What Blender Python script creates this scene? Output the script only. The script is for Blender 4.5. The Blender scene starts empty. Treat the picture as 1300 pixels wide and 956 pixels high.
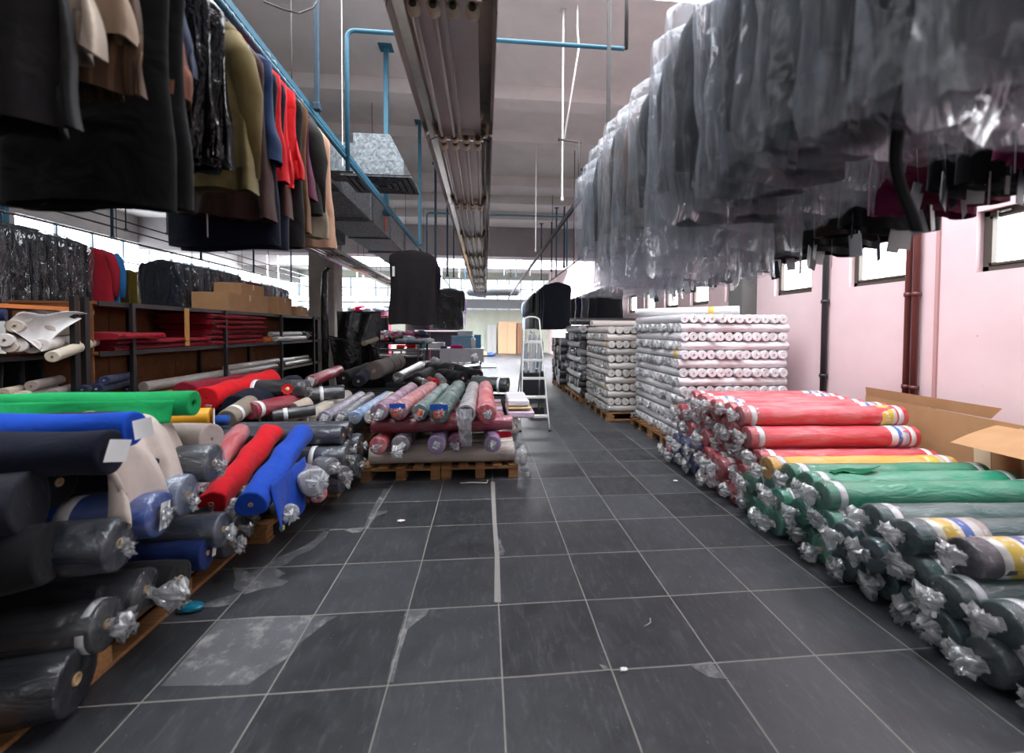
import bpy, math, random
from mathutils import Vector, Matrix, noise
import numpy as np
PI = math.pi
rnd = random.Random(11)
SC = bpy.context.scene
C = SC.collection
# ------------------------------------------------------------- camera model
F_, CX, CY, YAW, PITCH, ROLL, H = 534.9, 664.9, 433.5, .0913, .027, .0051, 1.554
def ray(px, py):
    a = (px-CX)/F_; b = (py-CY)/F_
    u = a*math.cos(ROLL)+b*math.sin(ROLL); v = -a*math.sin(ROLL)+b*math.cos(ROLL)
    y1 = math.cos(PITCH)-v*math.sin(PITCH); z = -math.sin(PITCH)-v*math.cos(PITCH)
    return (u*math.cos(YAW)+y1*math.sin(YAW), -u*math.sin(YAW)+y1*math.cos(YAW), z)
def at(px, py, X=None, Y=None, Z=None):
    """point of the room seen at a photo position, on the plane X=, Y= or Z="""
    x, y, z = ray(px, py)
    t = X/x if X is not None else (Y/y if Y is not None else (Z-H)/z)
    return Vector((x*t, y*t, z*t+H))

# ------------------------------------------------------------- mesh builder
class MB:
    def __init__(s): s.v = []; s.f = []; s.m = []; s.sm = []
    def add(s, vs, fs, mi=0, smooth=True, M=None):
        b = len(s.v)
        if M is not None: vs = [M @ Vector(p) for p in vs]
        s.v += [tuple(p) for p in vs]; s.f += [tuple(b+i for i in f) for f in fs]
        s.m += [mi]*len(fs); s.sm += [smooth]*len(fs); return s
    def box(s, c, d, mi=0, M=None, bev=0.0):
        x, y, z = d[0]/2, d[1]/2, d[2]/2
        b = min(bev, x*.9, y*.9, z*.9)
        if b <= 0:
            vs = [(c[0]+i*x, c[1]+j*y, c[2]+k*z) for i in (-1, 1) for j in (-1, 1) for k in (-1, 1)]
            fs = [(0, 1, 3, 2), (4, 6, 7, 5), (0, 4, 5, 1), (2, 3, 7, 6), (0, 2, 6, 4), (1, 5, 7, 3)]
            return s.add(vs, fs, mi, False, M)
        # chamfered box: 24 verts
        vs = []; idx = {}
        for i in (-1, 1):
            for j in (-1, 1):
                for k in (-1, 1):
                    for a in range(3):
                        p = [i*(x-b), j*(y-b), k*(z-b)]
                        p[a] = (i*x, j*y, k*z)[a]
                        idx[(i, j, k, a)] = len(vs); vs.append((c[0]+p[0], c[1]+p[1], c[2]+p[2]))
        fs = []
        for a in range(3):
            o = [q for q in range(3) if q != a]
            for sg in (-1, 1):
                quad = []
                for (p, q) in ((-1, -1), (1, -1), (1, 1), (-1, 1)):
                    t = [0, 0, 0]; t[a] = sg; t[o[0]] = p; t[o[1]] = q
                    quad.append(idx[(*t, a)])
                fs.append(tuple(quad))
        for a in range(3):       # edges along axis a
            o = [q for q in range(3) if q != a]
            for p in (-1, 1):
                for q in (-1, 1):
                    t0 = [0, 0, 0]; t0[o[0]] = p; t0[o[1]] = q; t1 = list(t0); t0[a] = -1; t1[a] = 1
                    fs.append((idx[(*t0, o[0])], idx[(*t1, o[0])], idx[(*t1, o[1])], idx[(*t0, o[1])]))
        for i in (-1, 1):
            for j in (-1, 1):
                for k in (-1, 1): fs.append((idx[(i, j, k, 0)], idx[(i, j, k, 1)], idx[(i, j, k, 2)]))
        return s.add(vs, fs, mi, False, M)
    def tube(s, pts, r, n=10, mi=0, cap=True, M=None, flat=None):
        pts = [Vector(p) for p in pts]; R = r if isinstance(r, (list, tuple)) else [r]*len(pts)
        vs = []; up = None
        for i, p in enumerate(pts):
            t = (pts[min(i+1, len(pts)-1)]-pts[max(i-1, 0)]).normalized()
            if up is None:
                up = Vector((0, 0, 1)) if abs(t.z) < .9 else Vector((1, 0, 0))
            a = t.cross(up).normalized(); b = a.cross(t).normalized(); up = b
            for k in range(n):
                th = 2*PI*k/n
                vs.append(p+a*math.cos(th)*R[i]*(flat or 1)+b*math.sin(th)*R[i])
        fs = [(i*n+k, i*n+(k+1) % n, (i+1)*n+(k+1) % n, (i+1)*n+k) for i in range(len(pts)-1) for k in range(n)]
        if cap: fs += [tuple(reversed(range(n))), tuple(range((len(pts)-1)*n, len(pts)*n))]
        return s.add(vs, fs, mi, True, M)
    def bar(s, p0, p1, w, h=None, mi=0):
        """rectangular bar from p0 to p1"""
        p0 = Vector(p0); p1 = Vector(p1); h = h or w; t = p1-p0; L = t.length; t.normalize()
        up = Vector((0, 0, 1)) if abs(t.z) < .95 else Vector((0, 1, 0))
        a = t.cross(up).normalized(); b = a.cross(t).normalized()
        M = Matrix(((t.x, a.x, b.x, p0.x), (t.y, a.y, b.y, p0.y), (t.z, a.z, b.z, p0.z), (0, 0, 0, 1)))
        return s.box((L/2, 0, 0), (L, w, h), mi, M)
    def lathe(s, prof, n=24, mi=0, M=None, fn=None, smooth=True):
        """profile of (x, r) around the local X axis"""
        vs = []; fs = []
        for i, (x, r) in enumerate(prof):
            for k in range(n):
                th = 2*PI*k/n; xx, rr = (x, r) if fn is None else fn(i, k, x, r, th)
                vs.append((xx, rr*math.cos(th), rr*math.sin(th)))
        for i in range(len(prof)-1):
            for k in range(n): fs.append((i*n+k, (i+1)*n+k, (i+1)*n+(k+1) % n, i*n+(k+1) % n))
        return s.add(vs, fs, mi, smooth, M)
    def grid(s, fn, nu, nv, mi=0, M=None, closed_u=False):
        vs = [fn(i/nu, j/nv) for i in range(nu+1) for j in range(nv+1)]
        fs = [(i*(nv+1)+j, (i+1)*(nv+1)+j, (i+1)*(nv+1)+j+1, i*(nv+1)+j+1) for i in range(nu) for j in range(nv)]
        return s.add(vs, fs, mi, True, M)
    def mesh(s, name, mats):
        me = bpy.data.meshes.new(name); me.from_pydata(s.v, [], s.f); me.update()
        for m in (mats if isinstance(mats, (list, tuple)) else [mats]): me.materials.append(m)
        me.polygons.foreach_set('material_index', s.m); me.polygons.foreach_set('use_smooth', s.sm)
        return me

def put(name, me, parent=None, M=None, mat=None, loc=None):
    o = bpy.data.objects.new(name, me); C.objects.link(o)
    if parent is not None: o.parent = parent
    if M is not None: o.matrix_local = M if parent is not None else M
    if loc is not None: o.location = loc
    if mat is not None and me is not None:
        for i, m in enumerate(mat if isinstance(mat, (list, tuple)) else [mat]):
            if m is None: continue
            o.material_slots[i].link = 'OBJECT'; o.material_slots[i].material = m
    return o
def tag(o, label=None, cat=None, group=None, kind=None):
    if label: o['label'] = label
    if cat: o['category'] = cat
    if group: o['group'] = group
    if kind: o['kind'] = kind
    return o
def thing(name, label, cat, loc=(0, 0, 0), rz=0, group=None):
    o = bpy.data.objects.new(name, None); C.objects.link(o); o.location = loc; o.rotation_euler = (0, 0, rz)
    o.empty_display_size = .1
    return tag(o, label, cat, group)
def build(name, mb, mats, parent=None, label=None):
    o = put(name, mb.mesh(name, mats), parent)
    if label: o['label'] = label
    return o
def struct(name, mb, mats):
    return tag(build(name, mb, mats), kind='structure')
def frame(p, d, roll=0.0):
    """matrix whose local X points along d"""
    d = Vector(d).normalized(); up = Vector((0, 0, 1)) if abs(d.z) < .95 else Vector((0, 1, 0))
    y = up.cross(d).normalized(); z = d.cross(y)
    M = Matrix(((d.x, y.x, z.x, p[0]), (d.y, y.y, z.y, p[1]), (d.z, y.z, z.z, p[2]), (0, 0, 0, 1)))
    return M @ Matrix.Rotation(roll, 4, 'X')
ORD = 'first second third fourth fifth sixth seventh eighth ninth tenth eleventh twelfth thirteenth fourteenth fifteenth sixteenth seventeenth eighteenth nineteenth twentieth'.split()
def nz(x, y, z=0.0): return noise.noise(Vector((x, y, z)))

# ------------------------------------------------------------- materials
def srgb(h):
    if isinstance(h, str):
        c = [int(h[i:i+2], 16)/255 for i in (0, 2, 4)]
        return tuple(x/12.92 if x <= .04045 else ((x+.055)/1.055)**2.4 for x in c)+(1,)
    return tuple(h)+(1,) if len(h) == 3 else h
class NT:
    def __init__(s, name):
        s.mat = bpy.data.materials.new(name); s.mat.use_nodes = True; s.t = s.mat.node_tree
        s.t.nodes.clear(); s.out = s.n('ShaderNodeOutputMaterial')
    def n(s, ty, **kw):
        o = s.t.nodes.new(ty)
        for k, v in kw.items():
            if k.startswith('i_'):
                kk = k[2:]; kk = int(kk) if kk.isdigit() else kk.replace('_', ' ')
                o.inputs[kk].default_value = v
            else: setattr(o, k, v)
        return o
    def l(s, a, b): s.t.links.new(a, b)
    def coords(s, scale=(1, 1, 1), world=False):
        mp = s.n('ShaderNodeMapping'); mp.inputs['Scale'].default_value = scale
        if world:
            g = s.n('ShaderNodeNewGeometry'); s.l(g.outputs['Position'], mp.inputs['Vector'])
        else:
            g = s.n('ShaderNodeTexCoord'); oi = s.n('ShaderNodeObjectInfo')
            ad = s.n('ShaderNodeVectorMath', operation='MULTIPLY_ADD'); ad.inputs[1].default_value = (37, 53, 71)
            s.l(oi.outputs['Random'], ad.inputs[0]); s.l(g.outputs['Object'], mp.inputs['Vector'])
            ad2 = s.n('ShaderNodeVectorMath', operation='ADD'); s.l(mp.outputs[0], ad2.inputs[0])
            s.l(oi.outputs['Random'], ad.inputs[0]); ad.inputs[2].default_value = (0, 0, 0)
            s.l(ad.outputs[0], ad2.inputs[1]); return ad2.outputs[0]
        return mp.outputs[0]
    def noise(s, vec, scale, detail=3, rough=.55, dist=0.0):
        o = s.n('ShaderNodeTexNoise', i_Scale=scale, i_Detail=detail, i_Roughness=rough, i_Distortion=dist)
        s.l(vec, o.inputs['Vector']); return o.outputs['Fac']
    def ramp(s, fac, stops):
        r = s.n('ShaderNodeValToRGB'); e = r.color_ramp.elements
        e[0].position, e[0].color = stops[0][0], srgb(stops[0][1]); e[1].position, e[1].color = stops[1][0], srgb(stops[1][1])
        for p, c in stops[2:]:
            q = e.new(p); q.color = srgb(c)
        s.l(fac, r.inputs[0]); return r.outputs[0]
    def math(s, op, a, b=0.0, c=None, clamp=False):
        m = s.n('ShaderNodeMath', operation=op, use_clamp=clamp)
        for i, q in enumerate((a, b, c)):
            if q is None: continue
            if isinstance(q, (int, float)): m.inputs[i].default_value = q
            else: s.l(q, m.inputs[i])
        return m.outputs[0]
    def mix(s, fac, a, b):
        m = s.n('ShaderNodeMix', data_type='RGBA')
        for i, q in ((0, fac), (6, a), (7, b)):
            if isinstance(q, (int, float)): m.inputs[i].default_value = q
            elif isinstance(q, (tuple, list)): m.inputs[i].default_value = srgb(q)
            else: s.l(q, m.inputs[i])
        return m.outputs[2]
    def bump(s, h, strength, dist=.01):
        b = s.n('ShaderNodeBump', i_Strength=strength, i_Distance=dist); s.l(h, b.inputs['Height']); return b.outputs[0]
    def princ(s, col=None, rough=.6, metal=0, bump=None, **kw):
        p = s.n('ShaderNodeBsdfPrincipled')
        for k, v in (('Base Color', col), ('Roughness', rough), ('Metallic', metal), ('Normal', bump)):
            if v is None: continue
            if isinstance(v, (int, float)): p.inputs[k].default_value = v
            elif isinstance(v, (tuple, list)): p.inputs[k].default_value = srgb(v)
            else: s.l(v, p.inputs[k])
        for k, v in kw.items(): p.inputs[k.replace('_', ' ')].default_value = v
        return p
    def done(s, sh):
        s.l(sh if not hasattr(sh, 'outputs') else sh.outputs[0], s.out.inputs[0]); return s.mat

_mc = {}
def cached(f):
    def g(*a):
        k = (f.__name__,)+a
        if k not in _mc: _mc[k] = f(*a)
        return _mc[k]
    return g
@cached
def cloth(hexc, rough=.85, var=.25):
    """woven fabric with soft creases"""
    n = NT('cloth_'+hexc); v = n.coords(); a = n.noise(v, 9, 3); b = n.noise(v, 260, 2)
    c = srgb(hexc); dk = tuple(x*(1-var) for x in c[:3])+(1,)
    col = n.mix(a, dk, c)
    h = n.math('ADD', n.noise(n.coords((1, 1, 1)), 5.5, 3, .5, .5), n.math('MULTIPLY', b, .025))
    p = n.princ(col, rough, 0, n.bump(h, .5, .04)); p.inputs['Sheen Weight'].default_value = .06
    p.inputs['Specular IOR Level'].default_value = .25
    return n.done(p)
@cached
def pleat(hexc, hex2, freq):
    """striped suiting"""
    n = NT('stripe_'+hexc); tc = n.n('ShaderNodeTexCoord'); sp = n.n('ShaderNodeSeparateXYZ'); n.l(tc.outputs['Object'], sp.inputs[0])
    w = n.math('SINE', n.math('MULTIPLY', sp.outputs[0], freq)); s_ = n.math('GREATER_THAN', w, .55)
    col = n.mix(s_, srgb(hexc), srgb(hex2))
    return n.done(n.princ(col, .9, 0, n.bump(n.noise(n.coords(), 8, 3), .4, .02)))
@cached
def wrapped(hexc, film=.35, sx=1.0):
    """fabric roll tightly wrapped in clear film: milky streaks, partly crinkled reflections painted into the colour, and a wrinkled gloss coat"""
    n = NT('wrapped_'+hexc); v = n.coords((.55*sx, 1.7, 1.7)); a = n.noise(v, 4.5, 3, .5, .8)
    b = n.noise(v, 13, 3, .6, 1.5)
    lum = sum(srgb(hexc)[:3])/3; film = film*(.12+.88*min(1, lum*4))
    m = n.math('MULTIPLY', n.math('SUBTRACT', a, .40, clamp=True), 2.2, clamp=True)
    m = n.math('MULTIPLY', m, film)
    col = n.mix(m, srgb(hexc), (.78, .79, .80, 1))
    bp = n.bump(n.math('ADD', a, n.math('MULTIPLY', b, .35)), .6, .035)
    p = n.princ(col, .5, 0, bp); p.inputs['Coat Weight'].default_value = .8; p.inputs['Coat Roughness'].default_value = .12
    n.l(bp, p.inputs['Coat Normal'])
    return n.done(p)
@cached
def glossy_dark(hexc):
    """shiny thin plastic or coated cloth with crisp creases"""
    n = NT('glossy_'+hexc); v = n.coords((1.6, 1.6, .8)); a = n.noise(v, 4, 3, .55, 1.0); b = n.noise(v, 11, 3, .6, 1.2)
    return n.done(n.princ(srgb(hexc), .24, 0, n.bump(n.math('ADD', a, n.math('MULTIPLY', b, .3)), .8, .05)))
@cached
def film(name, opac, tint='E8EDF2', crumple=1.0, dens=.5, grough=.13, gl0=.03, glf=.42):
    """clear plastic film; milky haze where it creases"""
    n = NT('plastic_film_'+name); v = n.coords((2.2, 2.2, .8)); a = n.noise(v, 3.2, 3, .5, .9)
    r = n.n('ShaderNodeTexNoise', i_Scale=2.2, i_Detail=2.0, i_Roughness=.5, i_Distortion=1.2); r.noise_type = 'RIDGED_MULTIFRACTAL'
    n.l(v, r.inputs['Vector'])
    bp = n.bump(n.math('ADD', a, n.math('MULTIPLY', r.outputs['Fac'], .25)), .9*crumple, .05)
    tr = n.n('ShaderNodeBsdfTransparent', i_Color=(.97, .98, .99, 1))
    df = n.n('ShaderNodeBsdfDiffuse', i_Color=srgb(tint)); n.l(bp, df.inputs['Normal'])
    tl = n.n('ShaderNodeBsdfTranslucent', i_Color=srgb(tint)); n.l(bp, tl.inputs['Normal'])
    gl = n.n('ShaderNodeBsdfGlossy', i_Color=(1, 1, 1, 1), i_Roughness=grough); n.l(bp, gl.inputs['Normal'])
    m1 = n.n('ShaderNodeMixShader', i_Fac=.5); n.l(df.outputs[0], m1.inputs[1]); n.l(tl.outputs[0], m1.inputs[2])
    hz = n.math('MULTIPLY', n.math('SUBTRACT', a, .5, clamp=True), 3.6*dens, clamp=True)
    hz = n.math('ADD', n.math('MULTIPLY', hz, .45), opac, clamp=True)
    m2 = n.n('ShaderNodeMixShader'); n.l(hz, m2.inputs[0]); n.l(tr.outputs[0], m2.inputs[1]); n.l(m1.outputs[0], m2.inputs[2])
    lw = n.n('ShaderNodeLayerWeight', i_Blend=.25); n.l(bp, lw.inputs['Normal'])
    fr = n.math('MULTIPLY_ADD', lw.outputs['Fresnel'], glf, gl0, True)
    m3 = n.n('ShaderNodeMixShader'); n.l(fr, m3.inputs[0]); n.l(m2.outputs[0], m3.inputs[1]); n.l(gl.outputs[0], m3.inputs[2])
    return n.done(m3)
@cached
def paint(hexc, rough=.45, metal=0.0, bumpy=.05):
    n = NT('paint_'+hexc); v = n.coords(); a = n.noise(v, 14, 4)
    c = srgb(hexc); dk = tuple(x*.86 for x in c[:3])+(1,)
    return n.done(n.princ(n.mix(a, dk, c), rough, metal, n.bump(n.noise(v, 60, 3), bumpy, .004)))
@cached
def metal(hexc, rough=.3):
    n = NT('metal_'+hexc); v = n.coords((1, 1, 1)); a = n.noise(v, 20, 4)
    r = n.math('MULTIPLY_ADD', a, .2, rough-.1, True)
    return n.done(n.princ(srgb(hexc), r, 1.0, n.bump(n.noise(v, 8, 3), .06, .01)))
def galvanised():
    n = NT('galvanised_steel'); v = n.coords(); vo = n.n('ShaderNodeTexVoronoi', i_Scale=38.0); n.l(v, vo.inputs['Vector'])
    sp = n.n('ShaderNodeSeparateColor'); n.l(vo.outputs['Color'], sp.inputs[0])
    col = n.ramp(sp.outputs[0], [(0, '54595C'), (1, '7F8588')])
    return n.done(n.princ(col, n.math('MULTIPLY_ADD', sp.outputs[1], .15, .5), .55))
def wood(name, c1, c2, sc=(1, 12, 12), rough=.7):
    n = NT(name); v = n.coords(sc); a = n.noise(v, 4, 5, .6, .8); b = n.noise(n.coords(), 3, 3)
    col = n.ramp(n.math('ADD', n.math('MULTIPLY', a, .7), n.math('MULTIPLY', b, .3)), [(.3, c1), (.7, c2)])
    return n.done(n.princ(col, rough, 0, n.bump(a, .25, .005)))
def emit(name, hexc, s):
    n = NT(name); e = n.n('ShaderNodeEmission', i_Color=srgb(hexc), i_Strength=s); return n.done(e)
def labelmat(name, stops, axis=0, rough=.35, scale=1.0, noise_mix=True):
    """printed band: colours along one axis"""
    n = NT(name); tc = n.n('ShaderNodeTexCoord'); sp = n.n('ShaderNodeSeparateXYZ'); n.l(tc.outputs['Object'], sp.inputs[0])
    r = n.n('ShaderNodeValToRGB'); r.color_ramp.interpolation = 'CONSTANT'; e = r.color_ramp.elements
    e[0].position, e[0].color = stops[0][0], srgb(stops[0][1]); e[1].position, e[1].color = stops[1][0], srgb(stops[1][1])
    for p, c in stops[2:]: q = e.new(p); q.color = srgb(c)
    n.l(n.math('MULTIPLY', sp.outputs[axis], scale), r.inputs[0])
    v = n.noise(n.coords(), 26, 2); col = n.mix(n.math('MULTIPLY', n.math('GREATER_THAN', v, .6), .55), r.outputs[0], (.78, .8, .84, 1))
    p = n.princ(col, rough, 0, n.bump(n.noise(n.coords(), 12, 4), .3, .01)); p.inputs['Coat Weight'].default_value = .5
    return n.done(p)
WHITEP = paint('E9E7E6', .4); PAPER = paint('F1F1F0', .6); DARKHOLE = paint('141212', .9)
def cardboard():
    n = NT('cardboard'); v = n.coords(); a = n.noise(v, 5, 4); w = n.noise(n.coords((1, 1, 60)), 6, 2)
    return n.done(n.princ(n.mix(a, srgb('A67C55'), srgb('C39A6F')), .8, 0, n.bump(w, .15, .003)))
CARD = cardboard(); GALV = galvanised()
TUBEC = paint('B99B75', .8)
STEELD = paint('3A3836', .5, .3); BLACKM = paint('1B1A1B', .5); BLUEP = paint('2E687F', .55); BLUED = paint('1D3F54', .55); WHITEM = paint('DDDAD6', .4)
PALLET = wood('pallet_wood', '6E4A2C', 'A97B4C'); BROWNB = wood('brown_hardboard', '6B3F1E', '8A5630', (1, 2, 2))
# ============================================================= ROOM
XR, XL, YB, YN, ZC = 4.3, -12.0, 28.6, -9.0, 5.4
def floor_mat(name='slate_tiles', c1='27282B', c2='45474B', worn=0.0):
    n = NT(name); g = n.n('ShaderNodeNewGeometry'); sp = n.n('ShaderNodeSeparateXYZ'); n.l(g.outputs['Position'], sp.inputs[0])
    wob = n.noise(n.coords((1, 1, 1), True), 1.6, 2)
    X = n.math('ADD', sp.outputs[0], n.math('MULTIPLY_ADD', wob, .012, -.006)); Y = n.math('ADD', sp.outputs[1], n.math('MULTIPLY_ADD', wob, .014, -.007))
    fx = n.math('FRACT', n.math('MULTIPLY', n.math('ADD', X, 20-.08), 2.0)); fy = n.math('FRACT', n.math('MULTIPLY', n.math('ADD', Y, 20-4.343+.5), 2.0))
    ex = n.math('MINIMUM', fx, n.math('SUBTRACT', 1.0, fx)); ey = n.math('MINIMUM', fy, n.math('SUBTRACT', 1.0, fy))
    rag = n.math('MULTIPLY', n.noise(n.coords((1, 1, 1), True), 45, 3), .004)
    edge = n.math('ADD', n.math('MINIMUM', ex, ey), rag)
    grout = n.math('LESS_THAN', edge, .0082)
    ix = n.math('FLOOR', n.math('MULTIPLY', n.math('ADD', X, 20-.08), 2.0)); iy = n.math('FLOOR', n.math('MULTIPLY', n.math('ADD', Y, 20-4.343+.5), 2.0))
    cv = n.n('ShaderNodeCombineXYZ'); n.l(ix, cv.inputs[0]); n.l(iy, cv.inputs[1])
    wn = n.n('ShaderNodeTexWhiteNoise', noise_dimensions='2D'); n.l(cv.outputs[0], wn.inputs['Vector'])
    wv = n.coords((1, 1, 1), True)
    big = n.noise(wv, 1.3, 4, .6); cl = n.noise(wv, 6.5, 6, .7, .8); st = n.noise(n.coords((6, 1.6, 1), True), 4, 5, .7, 1.0)
    base = n.ramp(n.math('ADD', n.math('MULTIPLY', cl, .6), n.math('MULTIPLY', wn.outputs['Value'], .35)), [(.25, c1), (.75, c2)])
    base = n.mix(n.math('MULTIPLY', n.math('SUBTRACT', st, .52, clamp=True), 1.3, clamp=True), base, srgb('6C7077'))
    dust = n.noise(n.coords((1, 1, 1), True), 110, 2, .5); sc2 = n.noise(n.coords((22, 5, 1), True), 3, 2, .5)
    spk = n.math('GREATER_THAN', n.math('MULTIPLY', dust, n.math('ADD', sc2, .55)), .83)
    base = n.mix(n.math('MULTIPLY', spk, .45), base, srgb('A9ABAE'))
    if worn: base = n.mix(n.math('MULTIPLY', n.math('SUBTRACT', n.noise(wv, 9, 5, .7), .5, clamp=True), worn, clamp=True), base, srgb('B5B3AE'))
    gcol = n.mix(big, srgb('6A6863'), srgb('A8A49A'))
    # worn bands where the wide joint shows
    col = n.mix(grout, base, gcol)
    rough = n.math('MULTIPLY_ADD', cl, .35, .26, True)
    rough = n.math('ADD', rough, n.math('MULTIPLY', grout, .4), clamp=True)
    h = n.math('SUBTRACT', n.math('MULTIPLY', cl, .5), n.math('MULTIPLY', grout, .5))
    p = n.princ(col, rough, 0, n.bump(h, .25, .006)); p.inputs['Specular IOR Level'].default_value = .5
    return n.done(p)
FLOORM = floor_mat()
m = MB(); m.box(((XL+XR)/2, (YB+YN)/2, -.05), (XR-XL+.6, YB-YN+.6, .1)); struct('floor', m, FLOORM)
def concrete(name, c1, c2, sc=3.0):
    n = NT(name); v = n.coords((1, 1, 1), True); a = n.noise(v, sc, 6, .65, .5); b = n.noise(v, 40, 3)
    return n.done(n.princ(n.ramp(a, [(.3, c1), (.7, c2)]), .85, 0, n.bump(n.math('ADD', a, n.math('MULTIPLY', b, .1)), .25, .01)))
SCREED = floor_mat('worn_screed', '46484A', '66676A', 2.6)
# pieces of bare screed where tiles are chipped away
def patch(pts, name='floor_patch', t=.002, mt=SCREED):
    P = [at(x, y, Z=0.0) for x, y in pts]; k = len(P)
    m = MB(); m.add([(p.x, p.y, t) for p in P]+[(p.x, p.y, -.01) for p in P], [tuple(range(k))]+[(i, k+i, k+(i+1) % k, (i+1) % k) for i in range(k)], 0, False)
    struct(name, m, mt)
TAPE = paint('8F8C87', .7, 0.0, .3)
patch([(623, 612), (628, 612), (630.5, 664), (634, 705), (636, 765), (627.5, 765), (628, 706), (625, 660)], 'floor_strip', .0025, TAPE)
patch([(630, 680), (636, 686), (637, 692), (641, 700), (638, 706), (629, 706)], 'floor_patch')
patch([(515, 776), (544, 774), (540, 782), (528, 790), (517, 800), (506, 835), (499, 867), (491, 867), (500, 830), (508, 800)])
patch([(487, 621), (495, 620), (484, 640), (477, 650), (492, 648), (490, 652), (478, 655), (467, 672), (461, 671), (470, 652), (478, 636)])
patch([(402, 671), (440, 672), (462, 669), (460, 675), (448, 677), (436, 673), (415, 674)])
patch([(420, 671), (412, 684), (396, 698), (376, 706), (365, 716), (350, 722), (362, 728), (353, 735), (366, 738), (359, 744), (346, 746), (328, 749), (310, 755), (296, 747), (299, 735), (295, 720), (305, 722), (318, 728), (338, 718), (352, 708), (378, 698), (398, 686), (412, 673)])
patch([(308, 750), (290, 757), (262, 765), (248, 772), (275, 771), (292, 768), (302, 762)])
patch([(278, 788), (330, 783), (372, 782), (428, 783), (412, 792), (396, 805), (382, 816), (370, 832), (352, 844), (330, 858), (315, 870), (205, 872), (240, 830)])
patch([(875, 845), (903, 840), (912, 852), (925, 863), (898, 860)], t=.0022)
patch([(760, 843), (770, 846), (775, 852), (768, 853)], 'floor_patch', .002)

# ---- ceiling: slab with skylight openings, ribs and the deep beams
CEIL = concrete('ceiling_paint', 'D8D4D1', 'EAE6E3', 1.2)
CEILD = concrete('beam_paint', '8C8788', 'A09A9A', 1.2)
SKY = [(-3.4, 4.1, 1.0, 4.85), (-9.0, 3.6, 17.2, 21.6), (-9.0, 4.1, -8.4, -4.6)]  # last skylight is unseen, added behind the camera as fill light
ys = [YN, 1.0, 4.85, 17.2, 21.6, YB]
m = MB()
m.box(((XL+XR)/2, (YN-8.4)/2, ZC+.1), (XR-XL, -8.4-YN, .2)); m.box(((XL+XR)/2, (-4.6+1.0)/2, ZC+.1), (XR-XL, 5.6, .2)); m.box(((XL+XR)/2, (4.85+17.2)/2, ZC+.1), (XR-XL, 17.2-4.85, .2)); m.box(((XL+XR)/2, (21.6+YB)/2, ZC+.1), (XR-XL, YB-21.6, .2))
for x0, x1, y0, y1 in SKY:
    m.box(((XL+x0)/2, (y0+y1)/2, ZC+.1), (x0-XL, y1-y0, .2)); m.box(((x1+XR)/2, (y0+y1)/2, ZC+.1), (XR-x1, y1-y0, .2))
struct('ceiling', m, CEIL)
k = 0
SKYE = emit('daylight_sky', 'F4F8FF', 12)
for q, (x0, x1, y0, y1) in enumerate(SKY):
    k += 1
    m = MB(); m.box(((x0+x1)/2, (y0+y1)/2, ZC+.45), (x1-x0, y1-y0, .02)); o = struct('window_%d' % k, m, emit('added_fill_skylight', 'F4F8FF', 2.0) if q == 2 else SKYE if q != 1 else emit('daylight_sky_far', 'F6FAFF', 85))
    m = MB()
    for (cx, cy, dx, dy) in (((x0+x1)/2, y0-.03, x1-x0+.12, .06), ((x0+x1)/2, y1+.03, x1-x0+.12, .06), (x0-.03, (y0+y1)/2, .06, y1-y0), (x1+.03, (y0+y1)/2, .06, y1-y0)):
        m.box((cx, cy, ZC+.33), (dx, dy, .26))
    build('window_frame', m, CEIL, o)
for (y, w, d) in ((-3.2, .3, .3), (-1.2, .3, .35), (6.87, .34, .22), (8.3, .12, .2), (10.7, .16, .24), (12.25, .14, .22), (13.9, .16, .24), (23.2, .16, .24), (25.4, .16, .24)):
    m = MB(); m.box(((XL+XR)/2, y, ZC-d/2), (XR-XL, w, d)); struct('trim_%d' % (k+10), m, CEIL); k += 1
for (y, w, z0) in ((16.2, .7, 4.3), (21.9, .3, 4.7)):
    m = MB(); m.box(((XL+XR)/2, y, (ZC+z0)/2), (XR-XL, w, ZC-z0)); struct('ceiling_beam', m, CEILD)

# ---- right wall, pink, with a row of low hopper windows
def pinkmat():
    n = NT('pink_wall_paint'); v = n.coords((1, 1, 1), True); a = n.noise(v, 1.1, 5, .6); b = n.noise(v, 30, 3); c = n.noise(v, 9, 5, .7)
    col = n.ramp(a, [(.3, 'E2C4C7'), (.7, 'ECD3D5')])
    chip = n.math('GREATER_THAN', c, .735)
    return n.done(n.princ(n.mix(chip, col, srgb('8C7470')), .75, 0, n.bump(n.math('ADD', n.math('MULTIPLY', b, .3), n.math('MULTIPLY', chip, -.5)), .25, .006)))
PINK = pinkmat()
WZ0, WZ1 = 2.08, 2.61
wy = [(2.02-1.3*i+1.3*0, 2.75-1.3*i) for i in (3, 2, 1)]
wins = []
y = -7.6
while y < 27:
    wins.append((y, y+.73)); y += 1.3
off = 2.62-[a for a, b in wins if a > 2.0][0]
wins = [(a+off, b+off) for a, b in wins if b+off < 27.5]
T = .28
m = MB(); ylen = YB-YN
m.box((XR+T/2, (YB+YN)/2, WZ0/2), (T, ylen, WZ0)); m.box((XR+T/2, (YB+YN)/2, (WZ1+5.6)/2), (T, ylen, 5.6-WZ1))
edges = [YN]+[q for w in wins for q in w]+[YB]
for i in range(0, len(edges), 2):
    a, b = edges[i], edges[i+1]; m.box((XR+T/2, (a+b)/2, (WZ0+WZ1)/2), (T, b-a, WZ1-WZ0))
struct('wall_right', m, PINK)
WFR = paint('4A423A', .5); SKYW = emit('daylight_window', 'FBFCFF', 13.0); CHROME = metal('C8C8C6', .25)
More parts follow.
